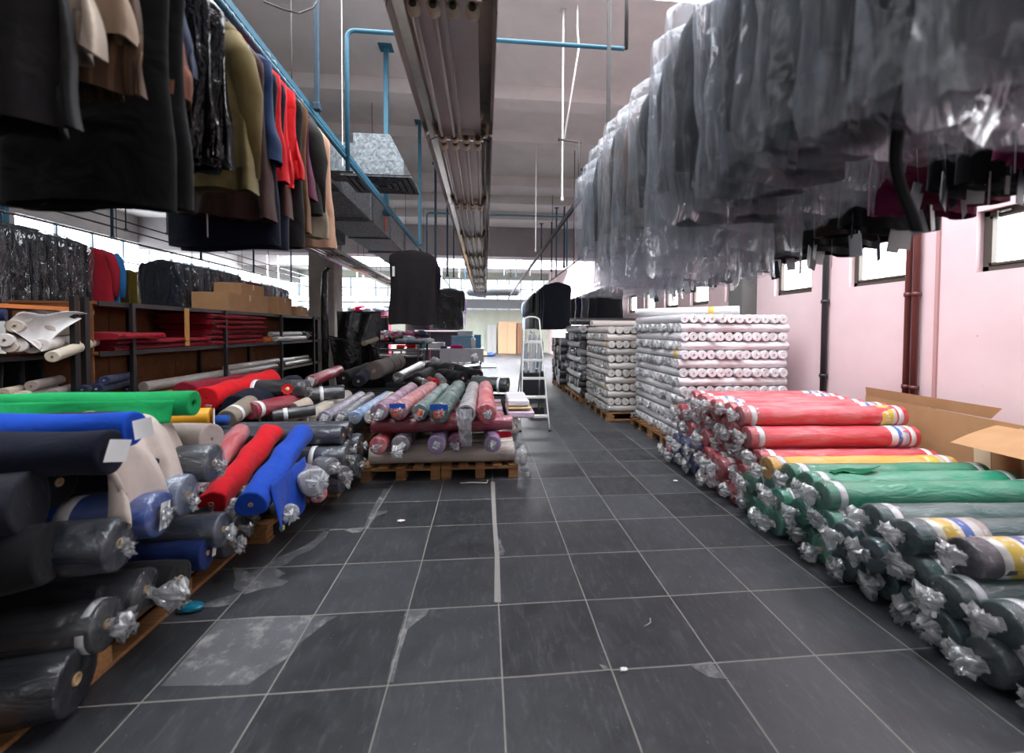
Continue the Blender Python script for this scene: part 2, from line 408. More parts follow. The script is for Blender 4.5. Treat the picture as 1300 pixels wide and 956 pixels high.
for i, (a, b) in enumerate(wins):
    m = MB(); fw = .055; x = XR+.10
    for (cy, cz, dy, dz) in (((a+b)/2, WZ0+fw/2, b-a, fw), ((a+b)/2, WZ1-fw/2, b-a, fw), (a+fw/2, (WZ0+WZ1)/2, fw, WZ1-WZ0), (b-fw/2, (WZ0+WZ1)/2, fw, WZ1-WZ0)):
        m.box((x, cy, cz), (.07, dy-.002, dz-.002), 0, None, .006)
    fr = struct('window_%d' % (i+3), m, WFR)
    m = MB(); m.box((x+.02, (a+b)/2, (WZ0+WZ1)/2), (.006, b-a-2*fw, WZ1-WZ0-2*fw)); build('pane', m, SKYW, fr)
    m = MB(); f2 = .02
    for (cy, cz, dy, dz) in (((a+b)/2, WZ0+fw+f2/2, b-a-2*fw, f2), ((a+b)/2, WZ1-fw-f2/2, b-a-2*fw, f2), (a+fw+f2/2, (WZ0+WZ1)/2, f2, WZ1-WZ0-2*fw), (b-fw-f2/2, (WZ0+WZ1)/2, f2, WZ1-WZ0-2*fw)):
        m.box((x-.02, cy, cz), (.05, dy, dz))
    build('sash', m, WFR, fr)
    m = MB(); m.box((x-.05, b-.16, WZ1-.03), (.02, .1, .02), 0, None, .004); m.box((x-.07, b-.13, WZ1-.05), (.015, .015, .06), 0, None, .003); build('handle', m, CHROME, fr)
# ---- other walls
GREEN = concrete('pale_green_wall', '9FA596', 'B9BDAE', .8); LGREY = concrete('left_wall_paint', '9C9A98', 'B9B6B3', 1.0)
m = MB(); m.box(((XL+XR)/2, YN-.1, 2.8), (XR-XL+.6, .2, 5.6)); struct('wall_near', m, LGREY)
# far wall: solid below, glazed band above
BZ0, BZ1 = 2.9, 5.0
m = MB(); m.box(((XL+XR)/2, YB+.1, BZ0/2), (XR-XL+.6, .2, BZ0)); m.box(((XL+XR)/2, YB+.1, (BZ1+5.6)/2), (XR-XL+.6, .2, 5.6-BZ1)); struct('wall_far', m, GREEN)
m = MB(); m.box(((XL+XR)/2, YB+.15, (BZ0+BZ1)/2), (XR-XL, .02, BZ1-BZ0)); w = struct('window_60', m, emit('daylight_far_band', 'EFF6FF', 3.0))
m = MB()
x = XL
while x < XR: m.box((x, YB+.06, (BZ0+BZ1)/2), (.07, .07, BZ1-BZ0)); x += .8
for z in (BZ0+.04, 3.6, 4.3, BZ1-.04): m.box(((XL+XR)/2, YB+.06, z), (XR-XL, .06, .06))
build('window_frame', m, paint('8FA6B0', .5), w)
m = MB(); m.box(((XL+XR)/2, YB+.11, 3.3), (XR-XL, .03, .62)); build('blind', m, paint('9AA0A0', .7), w)
# left wall with high glazing
LZ0, LZ1 = 2.7, 4.5
m = MB(); m.box((XL-.1, (YB+YN)/2, LZ0/2), (.2, ylen, LZ0)); m.box((XL-.1, (YB+YN)/2, (LZ1+5.6)/2), (.2, ylen, 5.6-LZ1)); m.box((XL-.1, (YN+12)/2, (LZ0+LZ1)/2), (.2, 12-YN, LZ1-LZ0)); struct('wall_left', m, LGREY)
m = MB(); m.box((XL-.12, (YB+12)/2, (LZ0+LZ1)/2), (.02, YB-12, LZ1-LZ0)); w = struct('window_61', m, emit('daylight_left_band', 'F2F7FF', 9.0))
m = MB(); y = 12.0
while y < YB: m.box((XL-.06, y, (LZ0+LZ1)/2), (.06, .06, LZ1-LZ0)); y += 1.1
m.box((XL-.06, (YB+12)/2, 3.3), (.06, YB-12, .06)); build('window_frame', m, paint('8FA6B0', .5), w)

# ---- pillars
GREYP = paint('63625F', .5)
_a = at(943, 350, Y=6.35); _b = at(972, 350, Y=6.35)
m = MB(); m.box(((_a.x+_b.x)/2, 6.55, 2.7), (_b.x-_a.x, .4, 5.4), 0, None, .02)
p = struct('wall_pillar_right', m, GREYP)
PC = concrete('rough_pillar', '8E8882', 'B0A9A2', 2.0)
m = MB(); m.box((-4.05, 11.2, 2.7), (.62, .62, 5.4), 0, None, .02); struct('wall_pillar_left', m, PC)
m = MB(); m.box((-2.6, 23.5, 2.7), (.5, .5, 5.4), 0, None, .02); struct('wall_pillar_far', m, PC)
# ---- pipes on the right wall
BRPIPE = paint('6B3834', .4); DKPIPE = paint('2E2E30', .4)
def wallpipe(px, top, mt, r, label, x=XR-.05):
    Y = at(px, 440, X=x).y
    m = MB(); m.tube([(x, Y, .02), (x, Y, top)], r, 12)
    o = build('wall_pipe', m, mt); tag(o, label, 'pipe')
    for z in (1.0, 1.93, 3.0):
        q = MB(); q.tube([(x, Y, z-.02), (x, Y, z+.02)], r*1.35, 12); build('pipe_clamp', q, mt, o)
        q = MB(); q.box(((x+XR)/2, Y, z), (XR-x, r, r)); build('bracket', q, mt, o)
wallpipe(1151, 5.3, BRPIPE, .027, 'dark red heating pipe on the pink wall, left one of the pair')
wallpipe(1161, 5.3, BRPIPE, .027, 'dark red heating pipe on the pink wall, right one of the pair')
wallpipe(1046, 5.3, DKPIPE, .035, 'black drain pipe on the pink wall between two windows')
m = MB(); Y = at(1187, 440, X=XR-.015).y; m.box((XR-.01, Y, 2.6), (.02, .03, 5.2)); o = build('cable_conduit', m, paint('C79A98', .6)); tag(o, 'slim pink painted conduit running up the wall beside the red pipes', 'conduit')
# ============================================================= LIGHT STRIPS
REFL = paint('E6E2DE', .22, .2, 0.0); MIRR = metal('E8E2DA', .16); LHOUS = paint('CFCAC4', .5); TUBEG = paint('E4E0DC', .18); SOCK = paint('E0D2B4', .45); SOCKD = paint('4B4238', .6)
def fixture_meshes(L, W=.55):
    m = MB(); h = W/2   # folded reflector trough, open below, length along Y
    prof = [(-h, 0), (-h+.02, .055), (-h+.10, .10), (-.012, .10), (-.012, .07), (.012, .07), (.012, .10), (h-.10, .10), (h-.02, .055), (h, 0)]
    out = [(h+.004, 0), (h-.01, .07), (h-.09, .115), (-h+.09, .115), (-h+.01, .07), (-h-.004, 0)]
    P = prof+out; n = len(P)
    vs = [(x, y, z) for y in (-L/2, L/2) for x, z in P]
    fs = [(i, (i+1) % n, n+(i+1) % n, n+i) for i in range(n)]
    m.add(vs, fs, 0, False)
    # end plates
    for y in (-L/2+.004, L/2-.004): m.box((0, y, .085), (W*.72, .006, .05))
    nf = len(m.f)
    for q in (0, 1, 7, 8): m.m[q] = 1
    body = m.mesh('reflector', [REFL, MIRR])
    s = MB(); s.tube([(0, 0, 0), (0, .01, 0), (0, .05, 0), (0, .055, 0)], [.03, .036, .036, .028], 18, 0); s.tube([(0, .054, 0), (0, .060, 0)], .024, 14, 1); s.tube([(0, -.002, 0), (0, .0, 0)], .02, 12, 1); s.box((0, .015, .03), (.03, .03, .05), 0)
    sock = s.mesh('lamp_socket', [SOCK, SOCKD])
    t = MB(); t.tube([(0, -L/2+.09, 0), (0, L/2-.09, 0)], .013, 12); tube = t.mesh('fluorescent_tube', TUBEG)
    t = MB(); t.tube([(0, -.015, 0), (0, .015, 0)], .0145, 12)
    caps = t.mesh('end_cap', CHROME)
    s = MB(); s.box((0, 0, 0), (.14, .03, .045), 0, None, .005); s.box((.02, -.016, 0), (.08, .004, .03), 1); hold = s.mesh('ballast_cover', [SOCK, WHITEM])
    return body, sock, tube, hold, caps
def strip(name_txt, x, z, joints, first_tubes=4, cat='lamp', dx=0.0, grp=None):
    for i in range(len(joints)-1):
        y0, y1 = joints[i], joints[i+1]; L = y1-y0-.02
        b, s, tb, hd, cp = fixture_meshes(L)
        k = i if i < 20 else 19
        o = thing('ceiling_light', name_txt(i, len(joints)-1), cat, (x+dx*i, (y0+y1)/2, z), 0, grp)
        put('reflector', b, o)
        for q in range(4):
            px = -.15+.1*q
            put('lamp_socket', s, o, Matrix.Translation((px, -L/2+.03, .045)))
            put('lamp_socket', s, o, Matrix.Translation((px, L/2-.03, .045)) @ Matrix.Rotation(PI, 4, 'Z'))
            if i > 1 or q < first_tubes:
                tt = put('fluorescent_tube', tb, o, Matrix.Translation((px, 0, .045)))
                for ys in (-1, 1): put('end_cap', cp, tt, Matrix.Translation((0, ys*(L/2-.1), 0)))
        put('ballast_cover', hd, o, Matrix.Translation((.05, L/2-.1, .085)))
        for yy in (-L/2+.25, L/2-.25):
            m = MB(); m.tube([(0, yy, .11), (0, yy, ZC-z)], .006, 8); build('suspension_rod', m, STEELD, o)
J = [.3, 2.18, 3.79, 5.72, 7.7, 9.65, 11.6, 13.55, 15.5, 17.5, 19.5, 21.6]
strip(lambda i, n: 'long fluorescent ceiling light overhead nearest the camera' if i == 0 else 'mirrored fluorescent ceiling light with only two tubes, second from the camera' if i == 1 else
      ('mirrored fluorescent ceiling light in the central aisle row, %s unit away from the camera' % ORD[i]), -.22, 3.16, J, 2, grp='fluorescent lights over the aisle')
strip(lambda i, n: 'white fluorescent light in the left strip above the shelves, %s unit from the camera' % ORD[i], -3.35, 3.16, [8.0, 9.9, 11.8, 13.7, 15.6, 17.5], 4, grp='left strip of fluorescent lights')
# ============================================================= RAILS
RS = paint('4A4A4B', .45, .4); RB = BLUED
def rail(x, z, y0, y1, mt, label, r=.016, rods=(), rodmt=None, rr=.008, double=False):
    m = MB(); m.tube([(x, y0, z), (x, y1, z)], r, 10)
    if double: m.bar((x, y0, z+.05), (x, y1, z+.05), .02, .04)
    o = build('garment_rail', m, mt); tag(o, label, 'rail')
    for y in rods:
        q = MB(); q.tube([(x, y, z), (x, y, ZC)], rr, 8); build('hanger_rod', q, rodmt or mt, o)
        q = MB(); q.box((x, y, z+.01), (.05, .05, .05), 0, None, .008); build('clamp', q, mt, o)
    return o
rail(-1.26, 3.1, .2, 8.2, BLUEP, 'blue overhead garment rail on the left carrying the coats', .02, (), None, .01, True)
rail(-1.26, 3.1, 8.3, 22, BLUED, 'blue overhead garment rail continuing past the black dress towards the far wall', .018, (), None, .01)
rail(1.12, 3.1, .2, 21, RS, 'dark steel garment rail on the right carrying the bagged coats', .017, (), None, .01, True)
rail(1.9, 3.0, .4, 23, RS, 'dark steel second garment rail nearer the pink wall', .017, (6.5, 9, 12), STEELD)
rail(3.6, 3.0, 5, 25, RS, 'thin dark garment rail running beside the far windows', .014, (8, 11.5, 15), STEELD)
rail(-5.9, 2.98, 4.5, 20, RS, 'grey garment rail behind the shelving, lowest of three', .016, (5.4, 7.3, 9.4, 11.4, 13.5), BLUED, .02)
rail(-6.4, 3.3, 4.5, 20, RS, 'grey garment rail behind the shelving, middle of three', .014, (6, 8.2, 10.2, 12.4, 14.6), STEELD, .01)
rail(-6.9, 3.6, 4.5, 20, RS, 'grey garment rail behind the shelving, highest of three', .014, (5.2, 7.7, 9.9, 12.0, 14.2), BLUEP, .012)
rail(-8.4, 3.1, 6.5, 22, RS, 'far left garment rail with yellow and red clothes', .014, (8, 10.5, 13, 15.5), STEELD)
def post(px, ytop, ybot, Y, w, mt, label, zt=None, zb=None, name='hanger_post', cat='hanger post'):
    a = at(px, ytop, Y=Y); b = at(px, ybot, Y=Y); zt = ZC if zt is None else zt; zb = b.z if zb is None else zb
    m = MB(); m.box((b.x, Y, (zt+zb)/2), (w, w, zt-zb), 0, None, .003); o = build(name, m, mt); tag(o, label, cat)
    q = MB(); q.box((b.x, Y, zt-.006), (w*3, w*3, .012), 0); build('plate', q, mt, o)
    q = MB(); q.box((b.x, Y, zb+.03), (w*1.6, w*1.6, .05), 0, None, .004); build('foot_clamp', q, mt, o)
    return o
RIBS = [6.87, 8.3, 10.7, 12.25, 13.9]
post(402.5, 0, 112, 3.2, .03, BLUED, 'thick blue hanger post beside the last beige coat', zb=3.12)
post(490.5, 15, 178, 6.0, .06, BLUEP, 'light blue square post rising behind the air diffuser', zb=3.12)
post(533, 178, 310, 8.05, .055, BLUEP, 'blue post meeting the rail just before the black dress', zb=3.12)
post(553, 258, 330, 10.0, .05, BLUED, 'dark blue post between the black dress and the light row, shorter one', zb=3.1)
post(568, 295, 350, 12.5, .05, BLUED, 'dark post left of the light row, farther from the dress', zb=3.1)
post(713.5, 26, 256, 5.1, .02, WHITEM, 'white vertical rod hanging from the skylight edge', zb=3.12)
post(680, 165, 303, 8.3, .022, WHITEM, 'white rod hanging in front of the grey ribs', zb=3.1)
post(434, 12, 60, 5.0, .01, WHITEM, 'thin white rod behind the blue pipe frame', zb=3.4)
post(772.5, 0, 112, 3.75, .03, STEELD, 'dark steel post rising above the bagged coats', zb=3.12)
for i, (px, yb, Y, mt) in enumerate([(665, 338, 16, WHITEM), (655, 352, 18, BLUED), (700, 345, 14, BLUED), (706, 352, 13.2, BLUEP), (716, 340, 12.3, BLUED), (687, 356, 15.2, BLUED), (640, 350, 20, BLUED), (576, 352, 15, BLUED), (590, 356, 18, BLUED), (583, 352, 20, WHITEM), (740, 330, 10, BLUED), (765, 326, 9.0, BLUEP), (648, 352, 17.4, STEELD), (673, 350, 19.5, STEELD)]):
    post(px, 260, yb, Y, .045, mt, '%s rod hanging from the far ceiling, %s of the far rods from the left' % ({id(WHITEM): 'white', id(BLUED): 'dark blue', id(BLUEP): 'blue', id(STEELD): 'dark grey'}[id(mt)], ORD[sorted([665, 655, 700, 706, 716, 687, 640, 576, 590, 583, 740, 765, 648, 673]).index(px)]))
# white bent conduit leaning on the straight rod
m = MB(); a = at(733, 30, Y=5.0); b = at(735, 60, Y=5.0); c = at(716, 178, Y=5.05)
m.tube([(a.x, 5.0, ZC), (a.x, 5.0, a.z-.05), tuple(b), tuple(c)], .011, 8); o = build('bent_conduit', m, WHITEM); tag(o, 'white bent conduit leaning towards the straight white rod', 'conduit')
m = MB(); a = at(710, 177, Y=5.05); b = at(738, 181, Y=5.05); m.tube([a, b, (1.12, 5.05, a.z), (1.12, 5.05, 3.12)], .012, 8); m.tube([tuple(a), (a.x-.012, a.y, a.z)], .02, 10); o = build('support_arm', m, STEELD); tag(o, 'short grey arm joining the white rod to the bagged coats', 'bracket')
# blue pipe portals over the aisle
def portal(Y, xl, xr, zt, zl, label, up=False):
    R = .07; pts = [(xl, Y, zl), (xl, Y, zt-R)]
    for k in range(1, 6): a = PI/2*k/6; pts.append((xl+R-R*math.cos(a), Y, zt-R+R*math.sin(a)))
    pts.append((xl+R, Y, zt)); pts.append((xr-R, Y, zt))
    for k in range(1, 6): a = PI/2*k/6; pts.append((xr-R+R*math.sin(a), Y, zt-R+R*math.cos(a)))
    pts += [(xr, Y, zt-R), (xr, Y, zl)]
    if up: pts = pts[:9]+[(xr-.02, Y, zt)]
    m = MB(); m.tube(pts, .019, 10); o = build('pipe_portal', m, BLUEP); tag(o, label, 'pipe frame')
    q = MB()
    q2 = MB(); q2.tube([(xr if up else 0, Y, zt), (xr if up else 0, Y, ZC)], .019 if up else .006, 8); build('hanger_rod', q2, STEELD, o)
portal(3.95, at(441, 150, Y=3.95).x, 1.32, at(600, 49, Y=3.95).z, 2.98, 'nearest blue pipe frame spanning the aisle above the lights', True)
portal(9.5, at(542, 290, Y=9.5).x, at(720, 290, Y=9.5).x, at(640, 273, Y=9.5).z, 3.0, 'smaller blue pipe frame farther along the aisle')
# ============================================================= DUCTS
def duct(x0, x1, z0, z1, y0, y1, label, seams):
    o = thing('air_duct', label, 'air duct', ((x0+x1)/2, y0, z0))
    def L(mb): return mb
    m = MB(); m.box((0, (y1-y0)/2, (z1-z0)/2), (x1-x0, y1-y0, z1-z0), 0, None, .004); build('duct_body', m, GALV, o)
    for y in seams:
        q = MB(); q.box((0, y-y0, (z1-z0)/2), (x1-x0+.05, .03, z1-z0+.05), 0, None, .003); build('flange', q, GALV, o)
    for y in seams[::2]:
        q = MB()
        for s in (-1, 1): q.tube([(s*(x1-x0)/2+s*.03, y-y0+.05, -.02), (s*(x1-x0)/2+s*.03, y-y0+.05, ZC-z0)], .005, 6)
        q.box((0, y-y0+.05, -.02), (x1-x0+.12, .03, .02)); build('hanger_strap', q, STEELD, o)
    return o
d = duct(-2.75, -1.95, 3.42, 3.96, 3.5, 14.6, 'long galvanised air duct above the left rail', [4.4, 5.9, 7.4, 8.9, 10.4, 11.9, 13.4])
for y in (5.55, 8.35):
    q = MB(); q.box((.44, y-3.5, .27), (.03, .06, .5), 0, None, .004); o_ = build('red_strap', q, paint('9A4038', .5), d); o_['label'] = 'red strap'
duct(-3.6, -3.15, 3.45, 3.75, 7.0, 9.9, 'short dark air duct end beside the left light strip', [7.5, 9.2])
o = thing('air_diffuser', 'galvanised air diffuser box with a square slotted grille on the left duct', 'air vent', (-1.27, 5.42, 3.36))
m = MB()   # chamfered box
w = .28; P = [(-w, 0), (w+.02, 0), (w+.02, .2), (w-.14, .5), (-w, .5)]
n_ = len(P); vs = [(x, y, z) for y in (-.25, .25) for x, z in P]
m.add(vs, [tuple(range(n_)), tuple(reversed(range(n_, 2*n_)))]+[(i, n_+i, n_+(i+1) % n_, (i+1) % n_) for i in range(n_)], 0, False); build('plenum_box', m, GALV, o)
m = MB(); m.box((-.44, 0, .24), (.4, .38, .34), 0, None, .004); build('branch_duct', m, GALV, o)
m = MB()
for k in range(5):
    s = .38-.075*k; t = .022
    for (cx, cy, dx, dy) in ((0, -s, 2*s, t), (0, s, 2*s, t), (-s, 0, t, 2*s), (s, 0, t, 2*s)): m.box((cx, cy*.8, -.012-.004*k), (dx+t, dy*.8+(t if dx < dy else 0), .02), 0, None, .003)
m.box((0, 0, .0), (.8, .64, .01), 1); build('grille', m, [GALV, paint('2A2626', .7)], o)
# horizontal round duct hanging near the far end of the aisle
a = at(592, 369, Y=19); b = at(660, 369, Y=19)
m = MB(); m.tube([a, a+Vector((.12, 0, 0)), b-Vector((.12, 0, 0)), b], [.12, .24, .24, .12], 20); o = build('round_duct', m, paint('3C3F42', .6)); tag(o, 'dark horizontal round duct across the far end of the aisle', 'air duct')
for s in (.5, 1.8):
    q = MB(); q.tube([(a.x+s, 19, a.z+.2), (a.x+s, 19, ZC)], .02, 6); build('hanger_rod', q, STEELD, o)
# blue funnel at the far left, pale beams across
a = at(16, 288, Y=6.6)
m = MB(); m.add([(-.22, -.15, 0), (.22, -.15, 0), (.22, .15, 0), (-.22, .15, 0), (-.07, -.05, -.2), (.07, -.05, -.2), (.07, .05, -.2), (-.07, .05, -.2)], [(0, 1, 2, 3), (7, 6, 5, 4), (0, 4, 5, 1), (1, 5, 6, 2), (2, 6, 7, 3), (3, 7, 4, 0)], 0, False)
m.box((-.1, 0, (ZC-a.z)/2), (.06, .06, ZC-a.z)); o = build('extraction_funnel', m, BLUEP); o.location = a; tag(o, 'blue metal funnel hanging from a post at the far left', 'funnel')
for i, (z, Y, mt, lb) in enumerate([(3.05, 21.5, WHITEM, 'long pale beam carrying rails across the far left'), (2.72, 20.5, paint('A9AEB0', .5), 'grey cross beam lower than the pale beam at the far left')]):
    m = MB(); m.bar((-11.6, Y, z), (-1.6, Y, z), .1, .22-.08*i); o = build('cross_beam', m, mt); tag(o, lb, 'beam')
    for x in (-10, -8, -6, -4, -2.2):
        q = MB(); q.tube([(x, Y, z+.05), (x, Y, ZC)], .03, 8); build('hanger_rod', q, BLUEP if int(x) % 4 == 0 else WHITEM, o)
# ============================================================= FABRIC ROLLS
def roll_body(r, L, n=28, seed=0, wob=.012, core=.2, sag=0.0, rings=10):
    """cloth wound on a core: end faces at x=0 and x=L with visible winding"""
    R = random.Random(seed); m = MB(); ph = [R.uniform(0, 6.28) for _ in range(4)]
    def rad(x, th): return r*(1+wob*math.sin(3*x/L*6+ph[0]+2*th)+wob*.8*math.sin(th*3+ph[1]+x*4)+wob*1.2*nz(x*5+seed, math.cos(th)*1.5, math.sin(th)*1.5))
    vs = []; fs = []
    prof = []   # (x, factor)
    rc = r*core
    prof.append((.03, rc, 1)); prof.append((.0015, rc, 1))
    k = 5
    for i in range(k): f = (i+.5)/k; prof.append(((.003 if i % 2 else 0)+R.uniform(-.001, .001), rc+(r*.93-rc)*f, 1))
    prof.append((.002, r*.975, 1)); prof.append((.009, r, 0))
    for i in range(1, rings): prof.append((L*i/rings, r, 0))
    prof.append((L-.009, r, 0)); prof.append((L-.002, r*.97, 1)); prof.append((L, rc, 1)); prof.append((L-.03, rc, 1))
    for x, rr, e in prof:
        for q in range(n):
            th = 2*PI*q/n; g = rad(x, th)*(rr/r)
            vs.append((x, g*math.cos(th), g*math.sin(th)-sag*math.sin(PI*x/L)))
    N = len(prof)
    for i in range(N-1):
        for q in range(n): fs.append((i*n+q, i*n+(q+1) % n, (i+1)*n+(q+1) % n, (i+1)*n+q))
    fs.append(tuple(range(n))); fs.append(tuple(reversed(range((N-1)*n, N*n))))
    return m.add(vs, fs)
_core = {}
def core_mesh(r, white=False):
    k = (round(r, 3), white)
    if k not in _core:
        m = MB(); m.lathe([(.05, r*.7), (-.002, r*.7), (-.004, r*.8), (-.003, r*.97), (.02, r*.99)], 16); m.lathe([(.045, r*.71), (.045, .0001)], 16, 1)
        _core[k] = m.mesh('core_tube', [WHITEP if white else TUBEC, DARKHOLE])
    return _core[k]
def tuft_mesh(r, seed, L=.07, big=1.0, dome=True):
    """clear film stretched over the roll end in radial folds, ending in a white twisted wad"""
    R = random.Random(seed); n = 36; rd = [R.uniform(-1, 1) for _ in range(n)]
    tw = (R.uniform(-.35, .35)*r, R.uniform(-.6, .1)*r); wf = min(1.1, .4+.65*L/.07)
    prof = [(.15, 1.008, 0), (.11, 1.03, -1), (.06, 1.02, -1), (.02, 1.035, -1), (.0, 1.025, 0), (-.007, .97, .2), (-.011, .8, .6), (-.013, .6, 1), (-.015, .42, 1), (-.02, .27, 1), (-.026-L*.1, .2, .6), (-.03-L*.3, .36, 1), (-.03-L*.6, .5, 1), (-.03-L*.85, .46, 1), (-.03-L, .2, 1)]
    vs = []
    for i, (x, f, am) in enumerate(prof):
        off = max(0, i-7)/7
        for k in range(n):
            th = 2*PI*k/n
            if i < 11: g = r*f*(wf if i == 10 else 1)+(0 if am >= 0 else .006*r/.09*(nz(th*2.5, x*30, seed)+.5*rd[k])); xx = x+.010*max(am, 0)*rd[k]
            else:
                q = wf*(1+.9*nz(math.cos(th)*2.6+seed*7, math.sin(th)*2.6, x*22)+.4*rd[(k*5+i*3) % n])
                g = r*f*q; xx = x+.022*nz(seed*3, th*2.2, i*.8)+.006*rd[(k*7+i) % n]
            vs.append((xx, g*math.cos(th)+tw[0]*off*(1+.3*nz(i*.9, seed)), g*math.sin(th)+tw[1]*off))
    m = MB()
    for i in range(len(prof)-1): m.f += [(i*n+k, (i+1)*n+k, (i+1)*n+(k+1) % n, i*n+(k+1) % n) for k in range(n)]; m.m += [0 if i < 9 else 1]*n; m.sm += [True]*n
    m.v = vs
    return m
def tuft_mesh_old(r, seed, L=.07, big=1.0, dome=True):
    """film gathered over the roll end and twisted into a crumpled tuft"""
    R = random.Random(seed); n = 30
    tw = (R.uniform(-.3, .3)*r, R.uniform(-.45, .1)*r)
    prof = [(.05, 1.02), (.0, 1.04), (-.012, .98), (-.022, .8), (-.030, .55), (-.036, .3), (-.045, .2), (-.045-L*.35, .34), (-.045-L*.7, .52), (-.045-L, .6)]
    vs = []
    for i, (x, f) in enumerate(prof):
        for k in range(n):
            th = 2*PI*k/n; t = i/(len(prof)-1)
            am = [.0, .02, .06, .12, .2, .3, .3, .55, .75, .85][i]*big
            g = r*f*(1+am*nz(math.cos(th)*3.1+seed*7, math.sin(th)*3.1, x*18)+am*.5*math.sin(k*PI*.93+i*.3)*.5)
            off = max(0, i-3)/6
            vs.append((x+ (.02*nz(seed, th*2, i*.7) if i > 5 else .004*nz(seed, th*3, 1)), g*math.cos(th)+tw[0]*off, g*math.sin(th)+tw[1]*off*1.2))
    fs = [(i*n+k, (i+1)*n+k, (i+1)*n+(k+1) % n, i*n+(k+1) % n) for i in range(len(prof)-1) for k in range(n)]
    m = MB(); m.add(vs, fs)
    return m
def crumple_mesh(seed, s=.05):
    """loose wad of film"""
    R = random.Random(seed); m = MB(); nu, nv = 14, 10
    ph = [R.uniform(0, 6) for _ in range(6)]
    def fn(u, v):
        th = 2*PI*u; la = PI*(v-.5); g = 1+.55*nz(3*math.cos(th)*math.cos(la)+seed, 3*math.sin(th)*math.cos(la), 3*math.sin(la))+.35*nz(8*math.cos(th)*math.cos(la)+seed, 8*math.sin(th)*math.cos(la), 8*math.sin(la))
        return (s*g*math.cos(th)*math.cos(la), s*g*math.sin(th)*math.cos(la)*1.1, s*g*math.sin(la)*.9)
    m.grid(fn, nu, nv); return m
FILMT = [film('endclear', .05, 'F0F3F6', 1.3, .5), film('endwad', .42, 'FAFBFC', 1.6, 1.2, .1, .10, .6)]; FILML = film('loose', .16, 'EDF0F4', 1.0, .6)
LBAND = labelmat('white_tape', [(0, 'DEDEE0'), (.99, 'D3D5DA')], 0, .35)
LBLUE = labelmat('blue_print_label', [(0, 'E6E7EA'), (.2, 'E6E7EA'), (.38, '4F74B8'), (.62, 'E0E2E8'), (.8, 'B9C6E0')], 0, .35, 1/.16)
LYEL = labelmat('yellow_print_label', [(0, 'D9B45A'), (.45, 'E3BE3A'), (.75, 'E8E4DC')], 0, .35, 1/.14)
LMIX = labelmat('yellow_blue_label', [(0, 'D8D2C8'), (.15, 'C9A94A'), (.42, 'D9C9B0'), (.5, '3E62A8'), (.68, 'CFCDCB'), (.85, 'B3A9A6')], 0, .35, 1/.3)
_t = {}
def shared(key, fn):
    if key not in _t: _t[key] = fn()
    return _t[key]
def band_mesh(r, w):
    return shared(('band', round(r, 3), w), lambda: MB().lathe([(0, r*1.012), (.001, r*1.03), (w-.001, r*1.03), (w, r*1.012)], 28).mesh('label_band', LBAND))
def roll(p, d, L, r, mt, label, cat='fabric roll', group=None, name='fabric_roll', seed=None, bands=(), tuft=None, core=True, paper=None, n=28, share=True, spin=0.0, wob=.012, corer=.2, sag=0.0, film_=None, rings=10, backtuft=False, tuftscale=1.0, pz=.15):
    """p: centre of the end one sees; d: direction of the axis away from it"""
    seed = rnd.randint(0, 9999) if seed is None else seed
    if share: me = shared(('body', round(r, 3), round(L, 2), seed % 3, n, wob, corer, sag), lambda: roll_body(r, L, n, seed % 3, wob, corer, sag, rings).mesh('fabric_roll', cloth('888888')))
    else: me = roll_body(r, L, n, seed, wob, corer, sag, rings).mesh('fabric_roll', cloth('888888'))
    o = put(name, me, None, frame(p, d, spin), mt); tag(o, label, cat, group)
    if core: put('core_tube', core_mesh(r*corer, name == 'wrapped_roll'), o)
    for x, w, bm in bands: put('label_band', band_mesh(r, w), o, Matrix.Translation((x, 0, 0)), bm)
    if tuft is not None:
        k = seed % 6
        tm = shared(('tuft', round(r, 3), k, tuftscale), lambda: tuft_mesh(r, k, .07*tuftscale, 1.0).mesh('plastic_end', FILMT))
        put('plastic_end', tm, o, Matrix.Identity(4), tuft)
        if backtuft: put('plastic_end', tm, o, Matrix.Translation((L, 0, 0)) @ Matrix.Rotation(PI, 4, 'Y'), tuft)
    if paper:
        a, s, off = paper   # angle, size, offset
        m = shared(('paper', s), lambda: MB().grid(lambda u, v: (-.0+.006*math.sin(u*3), s*(u-.5), s*1.25*(v-.5)), 4, 4).mesh('paper_tag', PAPER))
        put('paper_tag', m, o, Matrix.Translation((-.018 if pz > -.5 else -.045, off[0], off[1])) @ Matrix.Rotation(pz, 4, 'Z') @ Matrix.Rotation(a, 4, 'X'))
    return o
# ------------------------------------------------------------- pallets
def pallet(x, y, rz, label, w=.8, l=1.2, z=0, group='wooden pallets under the rolls'):
    o = thing('wooden_pallet', label, 'pallet', (x, y, z), rz, group)
    def plank(c, d, nm): put(nm, shared(('plank', nm, d), lambda: MB().box((0, 0, 0), d, 0, None, .003).mesh(nm, PALLET)), o, Matrix.Translation(c))
    for i in range(5): plank((-w/2+.05+i*(w-.1)/4, 0, .133), (.1, l, .022), 'deck_board')
    for j in (-1, 0, 1): plank((0, j*(l/2-.05), .111), (w, .1, .022), 'stringer_board')
    for i in (-1, 0, 1):
        for j in (-1, 0, 1): plank((i*(w/2-.05), j*(l/2-.07), .061), (.1, .12, .078), 'block')
    for i in (-1, 0, 1): plank((i*(w/2-.05), 0, .011), (.1, l, .022), 'bottom_board')
    return o

